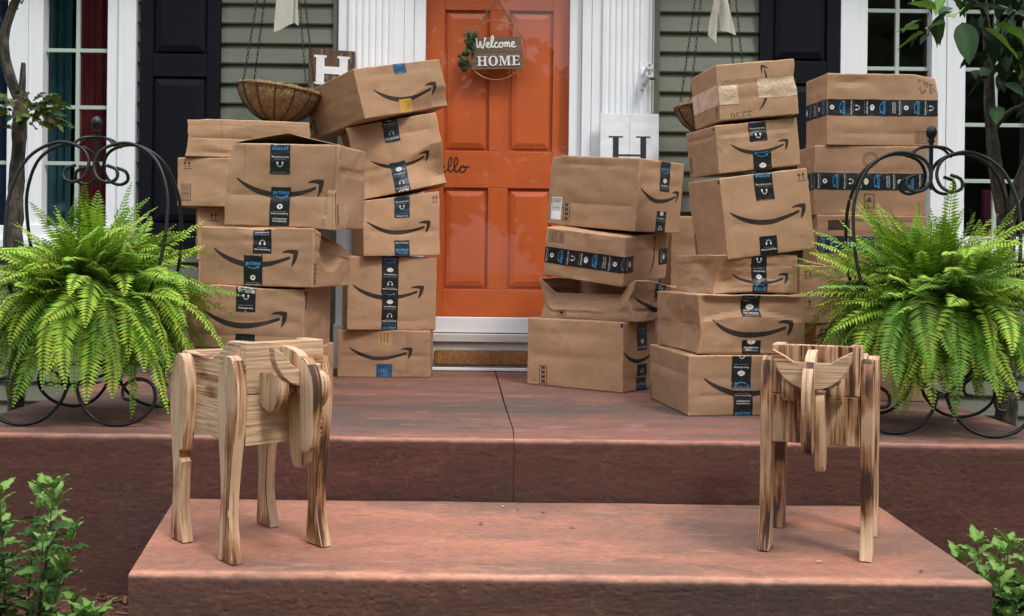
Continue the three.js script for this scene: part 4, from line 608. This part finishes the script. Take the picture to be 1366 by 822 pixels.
// ---------- hanging coconut baskets ----------
const coir = std({ map: dataTex(512, 256, (x, y) => { const n = 0.55 + 0.75 * fbm(x * 70, y * 40, 81, 4) * (0.7 + 0.6 * fbm(x * 12, y * 9, 83, 3)); return [0.69 * n, 0.56 * n, 0.39 * n]; }), bumpMap: fineBump, bumpScale: 0.02, roughness: 1 });
function chainGeo(a, b) {
  const n = Math.max(3, Math.round(a.distanceTo(b) / 0.021)), gs = [], dir = b.clone().sub(a).normalize(), q = new THREE.Quaternion().setFromUnitVectors(V(0, 1, 0), dir);
  for (let i = 0; i < n; i++) { const t = new THREE.TorusGeometry(0.0075, 0.0019, 5, 10); t.scale(0.8, 1.65, 1); if (i % 2) t.rotateY(Math.PI / 2); t.applyQuaternion(q); const p = a.clone().lerp(b, (i + 0.5) / n); t.translate(p.x, p.y, p.z); gs.push(t); } return mergeGeometries(gs);
}
function basket(x, y, z, r, tilt, label, seed) {
  const b = grp('hanging_basket'); b.position.set(x, y, z); tag(b, label, 'hanging basket', 'coconut fibre hanging baskets');
  const prof = t => { const a = t * Math.PI / 2; return [Math.sin(a) * r * (1 - 0.06 * Math.sin(a * 2)), -Math.cos(a) * r * 0.78]; };
  const dd = grp('bowl', b); dd.rotation.z = tilt;
  mesh('fibre_liner', gridGeo(72, 20, (u, v) => { const [rr, yy] = prof(Math.max(0.02, v)), a = u * Math.PI * 2, n = 1 + 0.08 * (fbm(Math.cos(a) * 5 + 7, Math.sin(a) * 5 + v * 7, seed, 4) - 0.5); return V(Math.cos(a) * rr * n, yy + (v > 0.94 ? 0.012 * fbm(u * 60, v, seed, 3) : 0), -Math.sin(a) * rr * n); }, (u, v) => [u * 3, v]), coir, dd);
  mesh('fibre_liner', gridGeo(72, 12, (u, v) => { const [rr, yy] = prof(Math.max(0.02, v)), a = -u * Math.PI * 2; return V(Math.cos(a) * rr * 0.9, yy * 0.88 + (v > 0.95 ? 0.01 * fbm(u * 50, v, seed, 3) : 0), -Math.sin(a) * rr * 0.9); }, (u, v) => [u * 3, v]), coir, dd);
  mesh('fibre_rim', gridGeo(90, 6, (u, v) => { const a = u * Math.PI * 2, c = v * Math.PI * 2, k = 0.017 * (0.5 + 1.0 * fbm(u * 90, v * 4, seed + 3, 3)); return V(Math.cos(a) * (r * 0.955 + k * Math.cos(c)), 0.004 + k * Math.sin(c), -Math.sin(a) * (r * 0.955 + k * Math.cos(c))); }, (u, v) => [u * 4, v * 0.2]), coir, dd);
  mesh('wire_rim', new THREE.TorusGeometry(r * 1.0, 0.0032, 6, 60).rotateX(Math.PI / 2), M.iron, dd);
  for (let k = 0; k < 14; k++) { const a = k / 14 * Math.PI * 2 + 0.1, pts = []; for (let i = 0; i <= 8; i++) { const [rr, yy] = prof(0.12 + 0.88 * i / 8); pts.push(V(Math.cos(a) * rr * 1.025, yy * 1.02, Math.sin(a) * rr * 1.025)); } mesh('wire_rib', tube(pts, 0.0026, 0.0026, 16, 5), M.iron, dd); }
  mesh('wire_base', new THREE.TorusGeometry(r * 0.2, 0.003, 6, 30).rotateX(Math.PI / 2).translate(0, -r * 0.765, 0), M.iron, dd);
  const apex = V(0.02, 3.05 - y - 0.1, 0), c = Math.cos(tilt), s = Math.sin(tilt);
  for (let k = 0; k < 4; k++) { const a = [2.5, 3.9, 5.6, 0.7][k], p = V(Math.cos(a) * r * c, Math.cos(a) * r * s, -Math.sin(a) * r); mesh('chain', chainGeo(p, apex), M.iron, b); }
  mesh('hook', tube([apex, apex.clone().add(V(0.012, 0.03, 0)), apex.clone().add(V(0, 0.06, 0)), apex.clone().add(V(0, 0.1, 0))], 0.003, 0.003, 14, 6), M.iron, b);
}
basket(-1.262, 1.53, 0.42, 0.222, -0.13, 'coconut fibre hanging basket tilted toward the brown letter sign', 5);
basket(1.07, 1.475, 0.42, 0.20, 0.08, 'coconut fibre hanging basket partly behind the box with clear tape', 9);
// ribbons tied to the chains
const cloth = std({ map: plainTone(0.78, 0.77, 0.72, 0.07, 57, 60, 60), roughness: 0.95, bumpMap: fineBump, bumpScale: 0.002 });
function tail(parent, pts, w0, w1, cut, ph) { const c = new THREE.CatmullRomCurve3(pts.map(p => V(...p))); const f = sgn => gridGeo(8, 20, (u, v) => { const p = c.getPoint(v), w = lerp(w0, w1, v); return V(p.x + (u - 0.5) * w, p.y - (v > 0.9 ? cut * (u - 0.5) * (v - 0.9) * 10 : 0), p.z + 0.012 * Math.sin(u * 5 + ph + v * 3) + sgn * 0.0012); }); mesh('ribbon_tail', mergeGeometries([f(1), f(-1)]), cloth, parent); }
{
  const a = grp('ribbon_bow'); a.position.set(-1.235, 2.02, 0.47); tag(a, 'off white cloth ribbon tail hanging above the tilted basket', 'ribbon');
  tail(a, [[0.01, 0.34, -0.03], [0.015, 0.2, 0], [0.01, 0.0, 0.004], [0.0, -0.16, 0.0]], 0.07, 0.105, -0.045, 0.4); tail(a, [[0.02, 0.34, -0.03], [0.03, 0.2, -0.02], [0.045, 0.0, -0.016], [0.05, -0.125, -0.018]], 0.05, 0.05, 0.04, 2);
  const b = grp('ribbon_bow'); b.position.set(1.075, 2.05, 0.47); tag(b, 'off white cloth bow with two tails beside the shutter', 'ribbon');
  tail(b, [[0, 0.06, 0], [0.0, -0.03, 0.01], [-0.015, -0.12, 0.004], [-0.02, -0.225, 0]], 0.03, 0.045, 0.05, 1); tail(b, [[0.02, 0.06, -0.006], [0.035, -0.03, 0.002], [0.055, -0.12, 0.0], [0.07, -0.19, 0]], 0.045, 0.08, 0.02, 3);
  const lp = (m) => gridGeo(16, 6, (u, v) => { const t = u * Math.PI * 2; return V(m * (0.055 - 0.05 * Math.cos(t)), 0.05 + 0.022 * Math.sin(t) + (v - 0.5) * (0.02 + 0.04 * Math.abs(Math.sin(t / 2))), 0.02 * Math.sin(t) + 0.01); });
  mesh('ribbon_loop', lp(1), cloth, b); mesh('ribbon_loop', lp(-1), cloth, b); mesh('ribbon_knot', new THREE.SphereGeometry(0.02, 14, 10).scale(1, 1.2, 0.8).translate(0, 0.045, 0.012), cloth, b);
}

// ---------- signs, bracket, mat ----------
function hShape(w, h, st, se, bar, seT) { const s = new THREE.Shape(), a = w / 2, q = [[-a, 0], [-a + st + 2 * se, 0], [-a + st + 2 * se, seT], [-a + st + se, seT], [-a + st + se, h / 2 - bar / 2], [a - st - se, h / 2 - bar / 2], [a - st - se, seT], [a - st - 2 * se, seT], [a - st - 2 * se, 0], [a, 0], [a, seT], [a - se, seT], [a - se, h - seT], [a, h - seT], [a, h], [a - st - 2 * se, h], [a - st - 2 * se, h - seT], [a - st - se, h - seT], [a - st - se, h / 2 + bar / 2], [-a + st + se, h / 2 + bar / 2], [-a + st + se, h - seT], [-a + st + 2 * se, h - seT], [-a + st + 2 * se, h], [-a, h], [-a, h - seT], [-a + se, h - seT], [-a + se, seT], [-a, seT]]; q.forEach((p, i) => i ? s.lineTo(...p) : s.moveTo(...p)); return s; }
{
  const dk = (() => { const t = dataTex(256, 256, (u, v) => { const g = fbm(u * 30, v * 3, 91, 4), w = smooth(0.6, 0.78, fbm(u * 22, v * 4, 95, 4)); const c = 0.16 + 0.22 * g; return [lerp(c * 1.2, 0.62, w * 0.6), lerp(c * 0.86, 0.56, w * 0.6), lerp(c * 0.7, 0.5, w * 0.6)]; }); t.repeat.set(3, 3); return std({ map: t, roughness: 0.8 }); })();
  const paint = std({ map: plainTone(0.87, 0.88, 0.89, 0.05, 59, 20, 30), roughness: 0.7 }), inkM = std({ color: lin(0.015, 0.015, 0.017), roughness: 0.6 });
  const a = grp('letter_sign'); tag(a, 'dark brown wood sign with white letter H behind the tilted top box', 'sign'); a.position.set(-1.035, 1.50, 0.13);
  mesh('backing_board', metreUV(new RoundedBoxGeometry(0.258, 0.305, 0.03, 2, 0.003).translate(0, 0.155, 0)), dk, a);
  const gh = new THREE.ExtrudeGeometry(hShape(0.20, 0.165, 0.046, 0.012, 0.042, 0.013), { depth: 0.004, bevelEnabled: false }); gh.translate(0, 0.108, 0.0155); mesh('letter', gh, paint, a);
  a.rotation.y = 0.25; a.rotation.z = -0.01;
  const b = grp('letter_sign'); tag(b, 'tall white board with black letter H leaning on the fluted trim', 'sign'); b.position.set(0.655, 0.0, 0.22); b.rotation.x = -0.06;
  mesh('backing_board', metreUV(new RoundedBoxGeometry(0.165, 1.47, 0.02, 2, 0.002).translate(-0.083, 0.735, 0)), paint, b); mesh('backing_board', metreUV(new RoundedBoxGeometry(0.165, 1.468, 0.02, 2, 0.002).translate(0.0828, 0.734, 0)), paint, b);
  const g2 = new THREE.ExtrudeGeometry(hShape(0.235, 0.215, 0.032, 0.024, 0.009, 0.006), { depth: 0.002, bevelEnabled: false }); g2.translate(0, 1.125, 0.0105); mesh('letter', g2, inkM, b);
  // double tube flag bracket
  const c = grp('flag_bracket'); tag(c, 'small white double tube flag pole bracket on the trim', 'bracket'); c.position.set(0.748, 1.685, 0.088);
  mesh('base_plate', new RoundedBoxGeometry(0.034, 0.13, 0.008, 2, 0.003).translate(-0.012, -0.01, 0.004), M.white, c);
  for (const [dy, an] of [[0.028, 0.5], [-0.018, 0.5]]) { const g = new THREE.LatheGeometry([[0.013, -0.045], [0.013, 0.045], [0.02, 0.045], [0.02, 0.035], [0.017, 0.03], [0.017, -0.045]].map(p => new THREE.Vector2(...p)), 24); g.rotateX(1.15); g.rotateY(0.25); g.translate(0.003, dy, 0.05); mesh('pole_tube', g, M.white, c); }
  mesh('thumb_screw', new THREE.CylinderGeometry(0.006, 0.006, 0.03, 10).rotateZ(Math.PI / 2).translate(0.033, -0.02, 0.05), M.iron, c);
  // welcome sign on the storm door
  const w = grp('welcome_sign'); tag(w, 'round wire sign with wooden planks and white welcome lettering on the orange door', 'sign'); w.position.set(-0.106, 1.84, 0.03);
  const rw = (() => { const t = dataTex(256, 256, (u, v) => { const g = fbm(u * 4, v * 40, 97, 4); const c = 0.3 + 0.16 * g; return [c * 1.14, c * 0.93, c * 0.76]; }); t.repeat.set(3, 3); return std({ map: t, roughness: 0.85 }); })();
  const pl = grp('plank_panel', w); pl.rotation.z = 0.035; pl.position.set(0.0, -0.015, 0);
  for (const [y0, y1, x0, x1] of [[0.0005, 0.088, -0.146, 0.146], [-0.098, -0.0005, -0.142, 0.150]]) mesh('plank', metreUV(boxAt(x0, x1, y0, y1, -0.006, 0.006, 0.0015)), rw, pl);
  const cream = std({ color: lin(0.74, 0.72, 0.68), roughness: 0.6 });
  let x = -0.118; for (const [s, adv, k] of [[wW, 1.42, 1], [wE, 0.6, 1], [wL, 0.48, 1], [wC, 0.6, 1], [wO, 0.75, 1], [wM, 0.92, 1], [wE, 0.65, 1]]) { const m = stroke(s, 0.0048, 0.043, 0.030, x, 0.026, 0.0075, pl, cream, 'script_letter'); x += adv * 0.043; }
  const tg = new TextGeometry('HOME', { font, size: 0.056, depth: 0.005, curveSegments: 6, bevelEnabled: false }); tg.computeBoundingBox(); tg.translate(-(tg.boundingBox.max.x) / 2 + 0.012, -0.078, 0.0062); mesh('home_lettering', tg, cream, pl);
  mesh('wire_hoop', new THREE.TorusGeometry(0.172, 0.0022, 6, 80), std({ color: lin(0.35, 0.24, 0.12), metalness: 0.6, roughness: 0.4 }), w);
  const jute = std({ color: lin(0.2, 0.13, 0.06), roughness: 0.95 });
  for (const s of [-1, 1]) mesh('hanging_cord', tube([[s * 0.098, 0.141, 0.002], [s * 0.045, 0.23, 0.0], [0.0, 0.302, -0.004]], 0.0035, 0.0035, 16, 6), jute, w);
  mesh('hook', tube([[0, 0.295, 0.004], [0, 0.31, 0.008], [0, 0.318, -0.0], [0, 0.315, -0.008]], 0.004, 0.004, 10, 6), M.iron, w);
  const R = rngOf(66), lg = gridGeo(3, 5, (u, v) => V((u - 0.5) * 0.02 * Math.sin(Math.PI * (0.08 + 0.88 * v)), v * 0.026, 0.004 * Math.sin(v * 3) - 0.004 * Math.abs(u - 0.5)));
  const gm = [std({ color: lin(0.03, 0.075, 0.03) }), std({ color: lin(0.05, 0.11, 0.05) }), std({ color: lin(0.02, 0.05, 0.022) })];
  const gr = grp('greenery', w); for (let k = 0; k < 90; k++) { const m = mesh('leaf', lg, gm[k % 3], gr), y = lerp(-0.115, 0.10, R()); m.position.set(-0.165 + 0.02 * Math.sin(y * 25) + (R() - 0.5) * 0.05 + (Math.abs(y) < 0.02 ? 0.015 : 0), y, 0.006 + R() * 0.03); m.rotation.set((R() - 0.5) * 2, (R() - 0.5) * 2, R() * 6.3); m.scale.setScalar(0.8 + R() * 0.6); }
  // coir mat against the sill
  const mt = grp('door_mat'); tag(mt, 'brown coir door mat leaning on the white sill', 'door mat'); mt.position.set(-0.06, 0.004, 0.034);
  mesh('coir_pile', gridGeo(90, 12, (u, v) => { const a = v * Math.PI * 2, q = [0.026 * Math.cos(a), 0.042 * Math.sin(a)]; const k = Math.sign(q[0]) * Math.pow(Math.abs(q[0]) / 0.026, 0.5) * 0.02, l = Math.sign(q[1]) * Math.pow(Math.abs(q[1]) / 0.042, 0.4) * 0.042, n = 0.006 * fbm(u * 120, v * 20, 5, 3), e = Math.min(1, Math.min(u, 1 - u) * 40); return V((u - 0.5) * 0.76, 0.068 + (l + n) * (0.75 + 0.25 * e), 0.06 + (k + n) * (0.3 + 0.7 * e) - l * 0.4); }, (u, v) => [u * 2, v * 0.5]), std({ map: dataTex(512, 128, (x, y) => { const n = 0.6 + 0.7 * fbm(x * 150, y * 40, 85, 3); return [0.55 * n, 0.38 * n, 0.22 * n]; }), roughness: 1, bumpMap: fineBump, bumpScale: 0.01 }), mt);
  mesh('backing_strip', boxAt(-0.43, 0.43, 0.0, 0.017, 0.003, 0.105, 0.003), M.white, mt);
}

// ---------- small trees, shrubs ----------
const bark = (() => { const t = dataTex(256, 256, (u, v) => { const n = 0.5 + 0.8 * (fbm(u * 14, v * 9, 121, 5) - 0.5) + 0.25 * (fbm(u * 5, v * 40, 123, 3) - 0.5); return [0.43 * n * 1.5, 0.385 * n * 1.5, 0.35 * n * 1.5]; }); t.repeat.set(1, 2); return std({ map: t, bumpMap: fineBump, bumpScale: 0.01, roughness: 0.95 }); })();
function leafGeo(L, w, fold, curl, c1, c2, seed) {
  const R = rngOf(seed), g = gridGeo(4, 8, (u, v) => { const k = Math.abs(u - 0.5) * 2, ww = w * Math.pow(Math.sin(Math.PI * Math.pow(clamp(v, 0.002, 0.998), 0.82)), 0.85) * (v < 0.06 ? 0.3 : 1); return V((u - 0.5) * ww, fold * k * ww - curl * v * v * L + 0.003 * Math.sin(v * 20 + k * 3) * k, v * L); });
  const n = g.attributes.position.count, col = []; for (let i = 0; i < n; i++) { const t = R() * 0.3, mid = i % 5 === 2 ? 1.25 : 1; for (let q = 0; q < 3; q++) col.push(lerp(c1[q], c2[q], t) * mid); } g.setAttribute('color', new THREE.Float32BufferAttribute(col, 3)); return g;
}
const leafTrans = new THREE.MeshPhysicalMaterial({ vertexColors: true, roughness: 0.68, specularIntensity: 0.3, side: THREE.DoubleSide, transmission: 0.3, thickness: 0 });
function place(parent, geo, p, yaw, pitch, roll, sc, mat = leafTrans) { const m = mesh('leaf', geo, mat, parent); m.position.copy(p); m.rotation.set(pitch, yaw, roll, 'YXZ'); m.scale.setScalar(sc); return m; }
{
  const t = grp('small_tree'); t.position.set(-2.095, -0.56, 1.7); tag(t, 'slim grey barked tree with pruned stub beside the porch', 'tree'); const R = rngOf(71);
  mesh('trunk', tube([[0, 0, 0], [0.01, 0.35, 0], [0.012, 0.9, 0], [0.0, 1.35, 0], [0.015, 1.72, 0.0], [0.02, 1.88, 0]], 0.038, 0.029, 60, 12, 0.5, 4), bark, t);
  mesh('limb', tube([[0.018, 1.83, 0], [-0.03, 1.95, 0], [-0.05, 2.1, 0.01], [-0.02, 2.22, 0.01], [0.035, 2.34, 0.02], [0.06, 2.7, 0]], 0.022, 0.012, 40, 10, 0.3, 5), bark, t);
  mesh('stub', tube([[0.02, 1.84, 0.0], [0.03, 1.93, 0.01], [0.032, 2.0, 0.01]], 0.018, 0.009, 12, 10, 0.3, 6), bark, t);
  const cr = grp('crown', t), gs = [leafGeo(0.06, 0.028, 0.3, 0.2, [0.10, 0.15, 0.03], [0.18, 0.22, 0.04], 1), leafGeo(0.05, 0.026, 0.2, 0.3, [0.10, 0.045, 0.03], [0.16, 0.09, 0.05], 2), leafGeo(0.055, 0.03, 0.3, 0.1, [0.03, 0.06, 0.02], [0.07, 0.1, 0.03], 3)];
  for (let k = 0; k < 150; k++) { const a = R() * 6.28, r = 0.03 + 0.12 * Math.sqrt(R()); place(cr, gs[k % 7 === 1 ? 1 : k % 2 * 2], V(0.02 + Math.cos(a) * r, 1.80 + (R() - 0.5) * 0.13, Math.sin(a) * r), Math.PI / 2 - a + (R() - 0.5), (R() - 0.5) * 1.4, R() * 2 - 1, 0.8 + R() * 0.5); }
  for (let k = 0; k < 60; k++) { place(cr, gs[k % 2 * 2], V(-0.12 + R() * 0.16, 2.27 + R() * 0.12, (R() - 0.5) * 0.2), R() * 6.3, (R() - 0.5) * 1.4, R() * 2 - 1, 0.8 + R() * 0.4); }
}
{
  const t = grp('small_tree'); t.position.set(2.09, -0.56, 1.7); tag(t, 'forked young tree with broad dark leaves beside the window', 'tree'); const R = rngOf(73);
  mesh('trunk', tube([[0, 0, 0], [0.0, 0.5, 0], [-0.005, 1.1, 0], [-0.01, 1.4, 0]], 0.05, 0.036, 40, 12, 0.4, 7), bark, t);
  mesh('limb', tube([[-0.01, 1.36, 0], [-0.06, 1.56, 0.02], [-0.10, 1.82, 0.04], [-0.13, 2.1, 0.08], [-0.2, 2.4, 0.15]], 0.032, 0.012, 40, 10, 0.3, 8), bark, t);
  mesh('limb', tube([[-0.005, 1.37, 0], [0.05, 1.56, 0.0], [0.13, 1.74, 0.0], [0.26, 2.0, 0.0], [0.3, 2.4, 0.1]], 0.028, 0.012, 36, 10, 0.3, 9), bark, t);
  mesh('limb', tube([[-0.09, 1.76, 0.03], [-0.02, 1.84, 0.05], [0.06, 1.88, 0.06], [0.12, 1.98, 0.07]], 0.014, 0.005, 20, 8, 0.3, 10), bark, t);
  mesh('limb', tube([[-0.13, 2.1, 0.08], [-0.25, 2.2, 0.3], [-0.42, 2.2, 0.5], [-0.6, 2.17, 0.62]], 0.012, 0.004, 24, 8, 0.2, 11), bark, t);
  const cr = grp('crown', t), G = [leafGeo(0.17, 0.085, 0.16, 0.18, [0.03, 0.07, 0.024], [0.045, 0.09, 0.03], 11), leafGeo(0.15, 0.08, 0.2, 0.28, [0.012, 0.028, 0.013], [0.02, 0.042, 0.018], 12), leafGeo(0.16, 0.08, 0.14, 0.12, [0.13, 0.25, 0.04], [0.19, 0.32, 0.05], 13)];
  // spray of large leaves reaching over the top box
  const spray = [[-0.62, 2.165, 0.62, -1.1, 0.1, 0.2, 2, 0.75], [-0.60, 2.15, 0.62, -1.3, 0.45, 0.3, 2, 0.85], [-0.52, 2.19, 0.60, -1.0, 0.2, 0.3, 2, 0.7], [-0.46, 2.19, 0.62, 0.0, 1.1, 0.2, 0, 1.0], [-0.38, 2.17, 0.62, 0.9, 0.7, -0.2, 2, 1.05], [-0.34, 2.19, 0.60, 1.1, 0.5, -0.2, 2, 0.95], [-0.36, 2.18, 0.56, 0.5, 1.0, 0.1, 1, 1.0], [-0.3, 2.2, 0.58, 1.3, 0.8, 0.3, 0, 1.0], [-0.45, 2.24, 0.55, -0.5, 0.2, 0.3, 2, 0.9], [-0.4, 2.26, 0.56, 0.8, 0.1, 0.1, 0, 1.0], [-0.55, 2.24, 0.6, -1.2, -0.2, 0.1, 2, 0.8], [-0.28, 2.22, 0.5, 1.0, 0.6, 0, 0, 1.0]];
  for (const [x, y, z, a, p, r, gi, s] of spray) place(cr, G[gi], V(x, y - 0.11, z), a, p, r, s);
  for (let k = 0; k < 170; k++) { const q = R(); place(cr, G[q < 0.6 ? 1 : 0], V(lerp(-0.26, 0.3, R()), lerp(1.80, 2.3, Math.pow(R(), 0.7)), lerp(0.2, 0.65, R())), R() * 6.3, 0.2 + R() * 0.9, (R() - 0.5) * 0.9, 0.42 + R() * 0.35); }
  for (let k = 0; k < 190; k++) { const q = R(), x = lerp(-0.42, 0.55, R()), y = lerp(1.98, 2.5, Math.pow(R(), 0.8)) - 0.1 * clamp(x), z = lerp(-0.15, 0.55, R()); if (x < -0.2 && y < 2.12) continue; place(cr, G[q < 0.5 ? 1 : q < 0.85 ? 0 : 2], V(x, y, z), R() * 6.3, 0.3 + R() * 0.8, (R() - 0.5) * 0.9, 0.42 + R() * 0.4); }
}
function shrub(x, y, z, stems, label, seed, spread, hMax, name) {
  const s = grp('leafy_shrub'); s.position.set(x, y, z); tag(s, label, 'shrub', 'low shrubs at the steps'); const R = rngOf(seed);
  const gs = [leafGeo(0.066, 0.034, 0.25, 0.15, [0.11, 0.23, 0.05], [0.16, 0.29, 0.06], 21), leafGeo(0.06, 0.03, 0.22, 0.2, [0.18, 0.32, 0.075], [0.27, 0.42, 0.10], 22), leafGeo(0.064, 0.034, 0.25, 0.1, [0.05, 0.12, 0.03], [0.08, 0.16, 0.035], 23)];
  const tw = std({ color: lin(0.09, 0.05, 0.035), roughness: 0.9 });
  let count = 0;
  for (let k = 0; k < stems; k++) {
    const a = R() * 6.28, d = spread * Math.sqrt(R()), h = hMax * (0.55 + 0.45 * R()) * (1 - 0.35 * d / spread), bx = Math.cos(a) * d * 0.4, bz = Math.sin(a) * d * 0.4, tx = Math.cos(a) * d, tz = Math.sin(a) * d;
    const c = new THREE.CatmullRomCurve3([V(bx, 0, bz), V(lerp(bx, tx, 0.5) + 0.02 * (R() - 0.5), h * 0.5, lerp(bz, tz, 0.5)), V(tx, h, tz)]);
    mesh('stem', tube(c.getPoints(6), 0.0035, 0.0016, 12, 5), tw, s);
    const m = Math.round(h / 0.03);
    for (let i = 2; i <= m && count < 300; i++) { const t = i / m, p = c.getPoint(t); for (const o of [0, Math.PI]) { const yaw = i * 1.57 + o + (R() - 0.5) * 0.9; if (i < m * 0.25 && R() < 0.5) continue; place(s, gs[t > 0.82 ? 1 : (R() < 0.45 ? 2 : 0)], p, yaw, -0.55 * (t > 0.85 ? 1.5 : 0.6) + (R() - 0.5) * 0.7, (R() - 0.5) * 0.6, (0.85 + R() * 0.4)); count++; } }
    const p = c.getPoint(1); for (let q = 0; q < 3; q++) { place(s, gs[1], p, q * 2.1 + R(), -0.9 + (R() - 0.5) * 0.4, 0, 0.6 + R() * 0.35); count++; }
  }
}
shrub(-1.44, -0.55, 3.1, 15, 'leafy green shrub with upright shoots in the mulch beside the steps', 301, 0.22, 0.74);
shrub(-1.22, -0.55, 3.12, 7, 'low leafy seedling on the mulch at the end of the step', 317, 0.14, 0.2);
shrub(1.47, -0.55, 3.08, 18, 'compact leafy shrub touching the worn corner of the front step', 331, 0.17, 0.45);
shrub(2.35, -0.55, 1.6, 10, 'shrub growing below the window behind the porch end', 341, 0.3, 0.75);
// bits of litter on the step
{
  const R = rngOf(91), cols = [lin(0.16, 0.09, 0.05), lin(0.05, 0.04, 0.035), lin(0.45, 0.36, 0.26)];
  const words = ['reddish brown', 'dark', 'pale straw coloured']; const spots = [[-0.02, 2.56, 2], [0.03, 2.60, 0], [0.115, 2.63, 0], [0.42, 2.56, 2], [-0.09, 2.80, 1], [0.20, 2.84, 1], [1.14, 3.28, 1], [0.88, 3.2, 2]];
  for (const [x, z, k] of spots) { const L = 0.011 + R() * 0.011; const g = gridGeo(3, 5, (u, v) => V((u - 0.5) * L * 0.5 * Math.sin(Math.PI * (0.1 + 0.85 * v)), 0.001 + 0.0014 * Math.sin(v * 3) * Math.abs(u - 0.5) * 2, (v - 0.5) * L)); const m = mesh('dry_leaf', g, std({ color: cols[k], roughness: 0.9 })); m.position.set(x, -0.2075, z); m.rotation.y = R() * 6.3; tag(m, `tiny ${words[k]} dry leaf scrap lying on the pink step`, 'leaf', words[k] + ' leaf scraps on the step'); }
}

// ---------- trees across the lawn, mirrored in the panes ----------
{
  const R = rngOf(401), pos = [], col = [], idx = [];
  for (let k = 0; k < 5200; k++) {
    const cl = Math.floor(R() * 46), Rc = rngOf(900 + cl), ca = Rc() * 6.28, ch = 2.2 + Rc() * 7.5, cr = (1.1 + 2.2 * Math.sin(clamp((ch - 1.6) / 8.6) * Math.PI)) * Math.sqrt(Rc());
    const a = R() * 6.28, b = Math.acos(2 * R() - 1), rr = 1.25 * Math.cbrt(R()), c = V(Math.cos(ca) * cr + rr * Math.sin(b) * Math.cos(a), ch + rr * Math.cos(b) * 0.8, Math.sin(ca) * cr + rr * Math.sin(b) * Math.sin(a));
    const e1 = V(R() - 0.5, R() - 0.5, R() - 0.5).normalize().multiplyScalar(0.16 + R() * 0.12), e2 = V(R() - 0.5, R() - 0.5, R() - 0.5).cross(e1).normalize().multiplyScalar(0.1 + R() * 0.08), q = pos.length / 3, t = 0.6 + R() * 0.7;
    for (const p of [c.clone().sub(e1), c.clone().add(e2), c.clone().add(e1), c.clone().sub(e2)]) { pos.push(p.x, p.y, p.z); col.push(0.04 * t, 0.085 * t, 0.025 * t); } idx.push(q, q + 1, q + 2, q, q + 2, q + 3);
  }
  const g = new THREE.BufferGeometry(); g.setAttribute('position', new THREE.Float32BufferAttribute(pos, 3)); g.setAttribute('color', new THREE.Float32BufferAttribute(col, 3)); g.setIndex(idx); g.computeVertexNormals();
  const proto = grp('yard_tree'); mesh('crown', g, leafMat, proto); mesh('trunk', tube([[0, 0, 0], [0.05, 2, 0], [0, 5, 0.1], [0.1, 8, 0]], 0.22, 0.06, 20, 10, 0.3, 3), bark, proto);
  const spots = [[-11, 17, 0.2, 1.1], [-6.5, 19, 1.4, 1.2], [-2.4, 17.5, 2.6, 1.0], [6.2, 18, 3.9, 1.15], [11, 15, 5.1, 1.1], [-8, 24, 0.9, 1.4], [13, 26, 4.4, 1.45], [-14, 9, 2.2, 1.2], [14, 9.5, 1.1, 1.2], [-15, 3, 3, 1.2], [15, 3.5, 0.4, 1.2], [1.6, 26, 2.1, 0.72]];
  spots.forEach(([x, z, a, s], i) => { let o = proto; if (i) { o = proto.clone(); o.name = numbered('yard_tree'); scene.add(o); } o.position.set(x, -0.6, z); o.rotation.y = a; o.scale.setScalar(s); tag(o, 'tall leafy yard tree across the lawn, mirrored in the door glass', 'tree', 'yard trees across the lawn'); });
}
renderer.render(scene, camera);
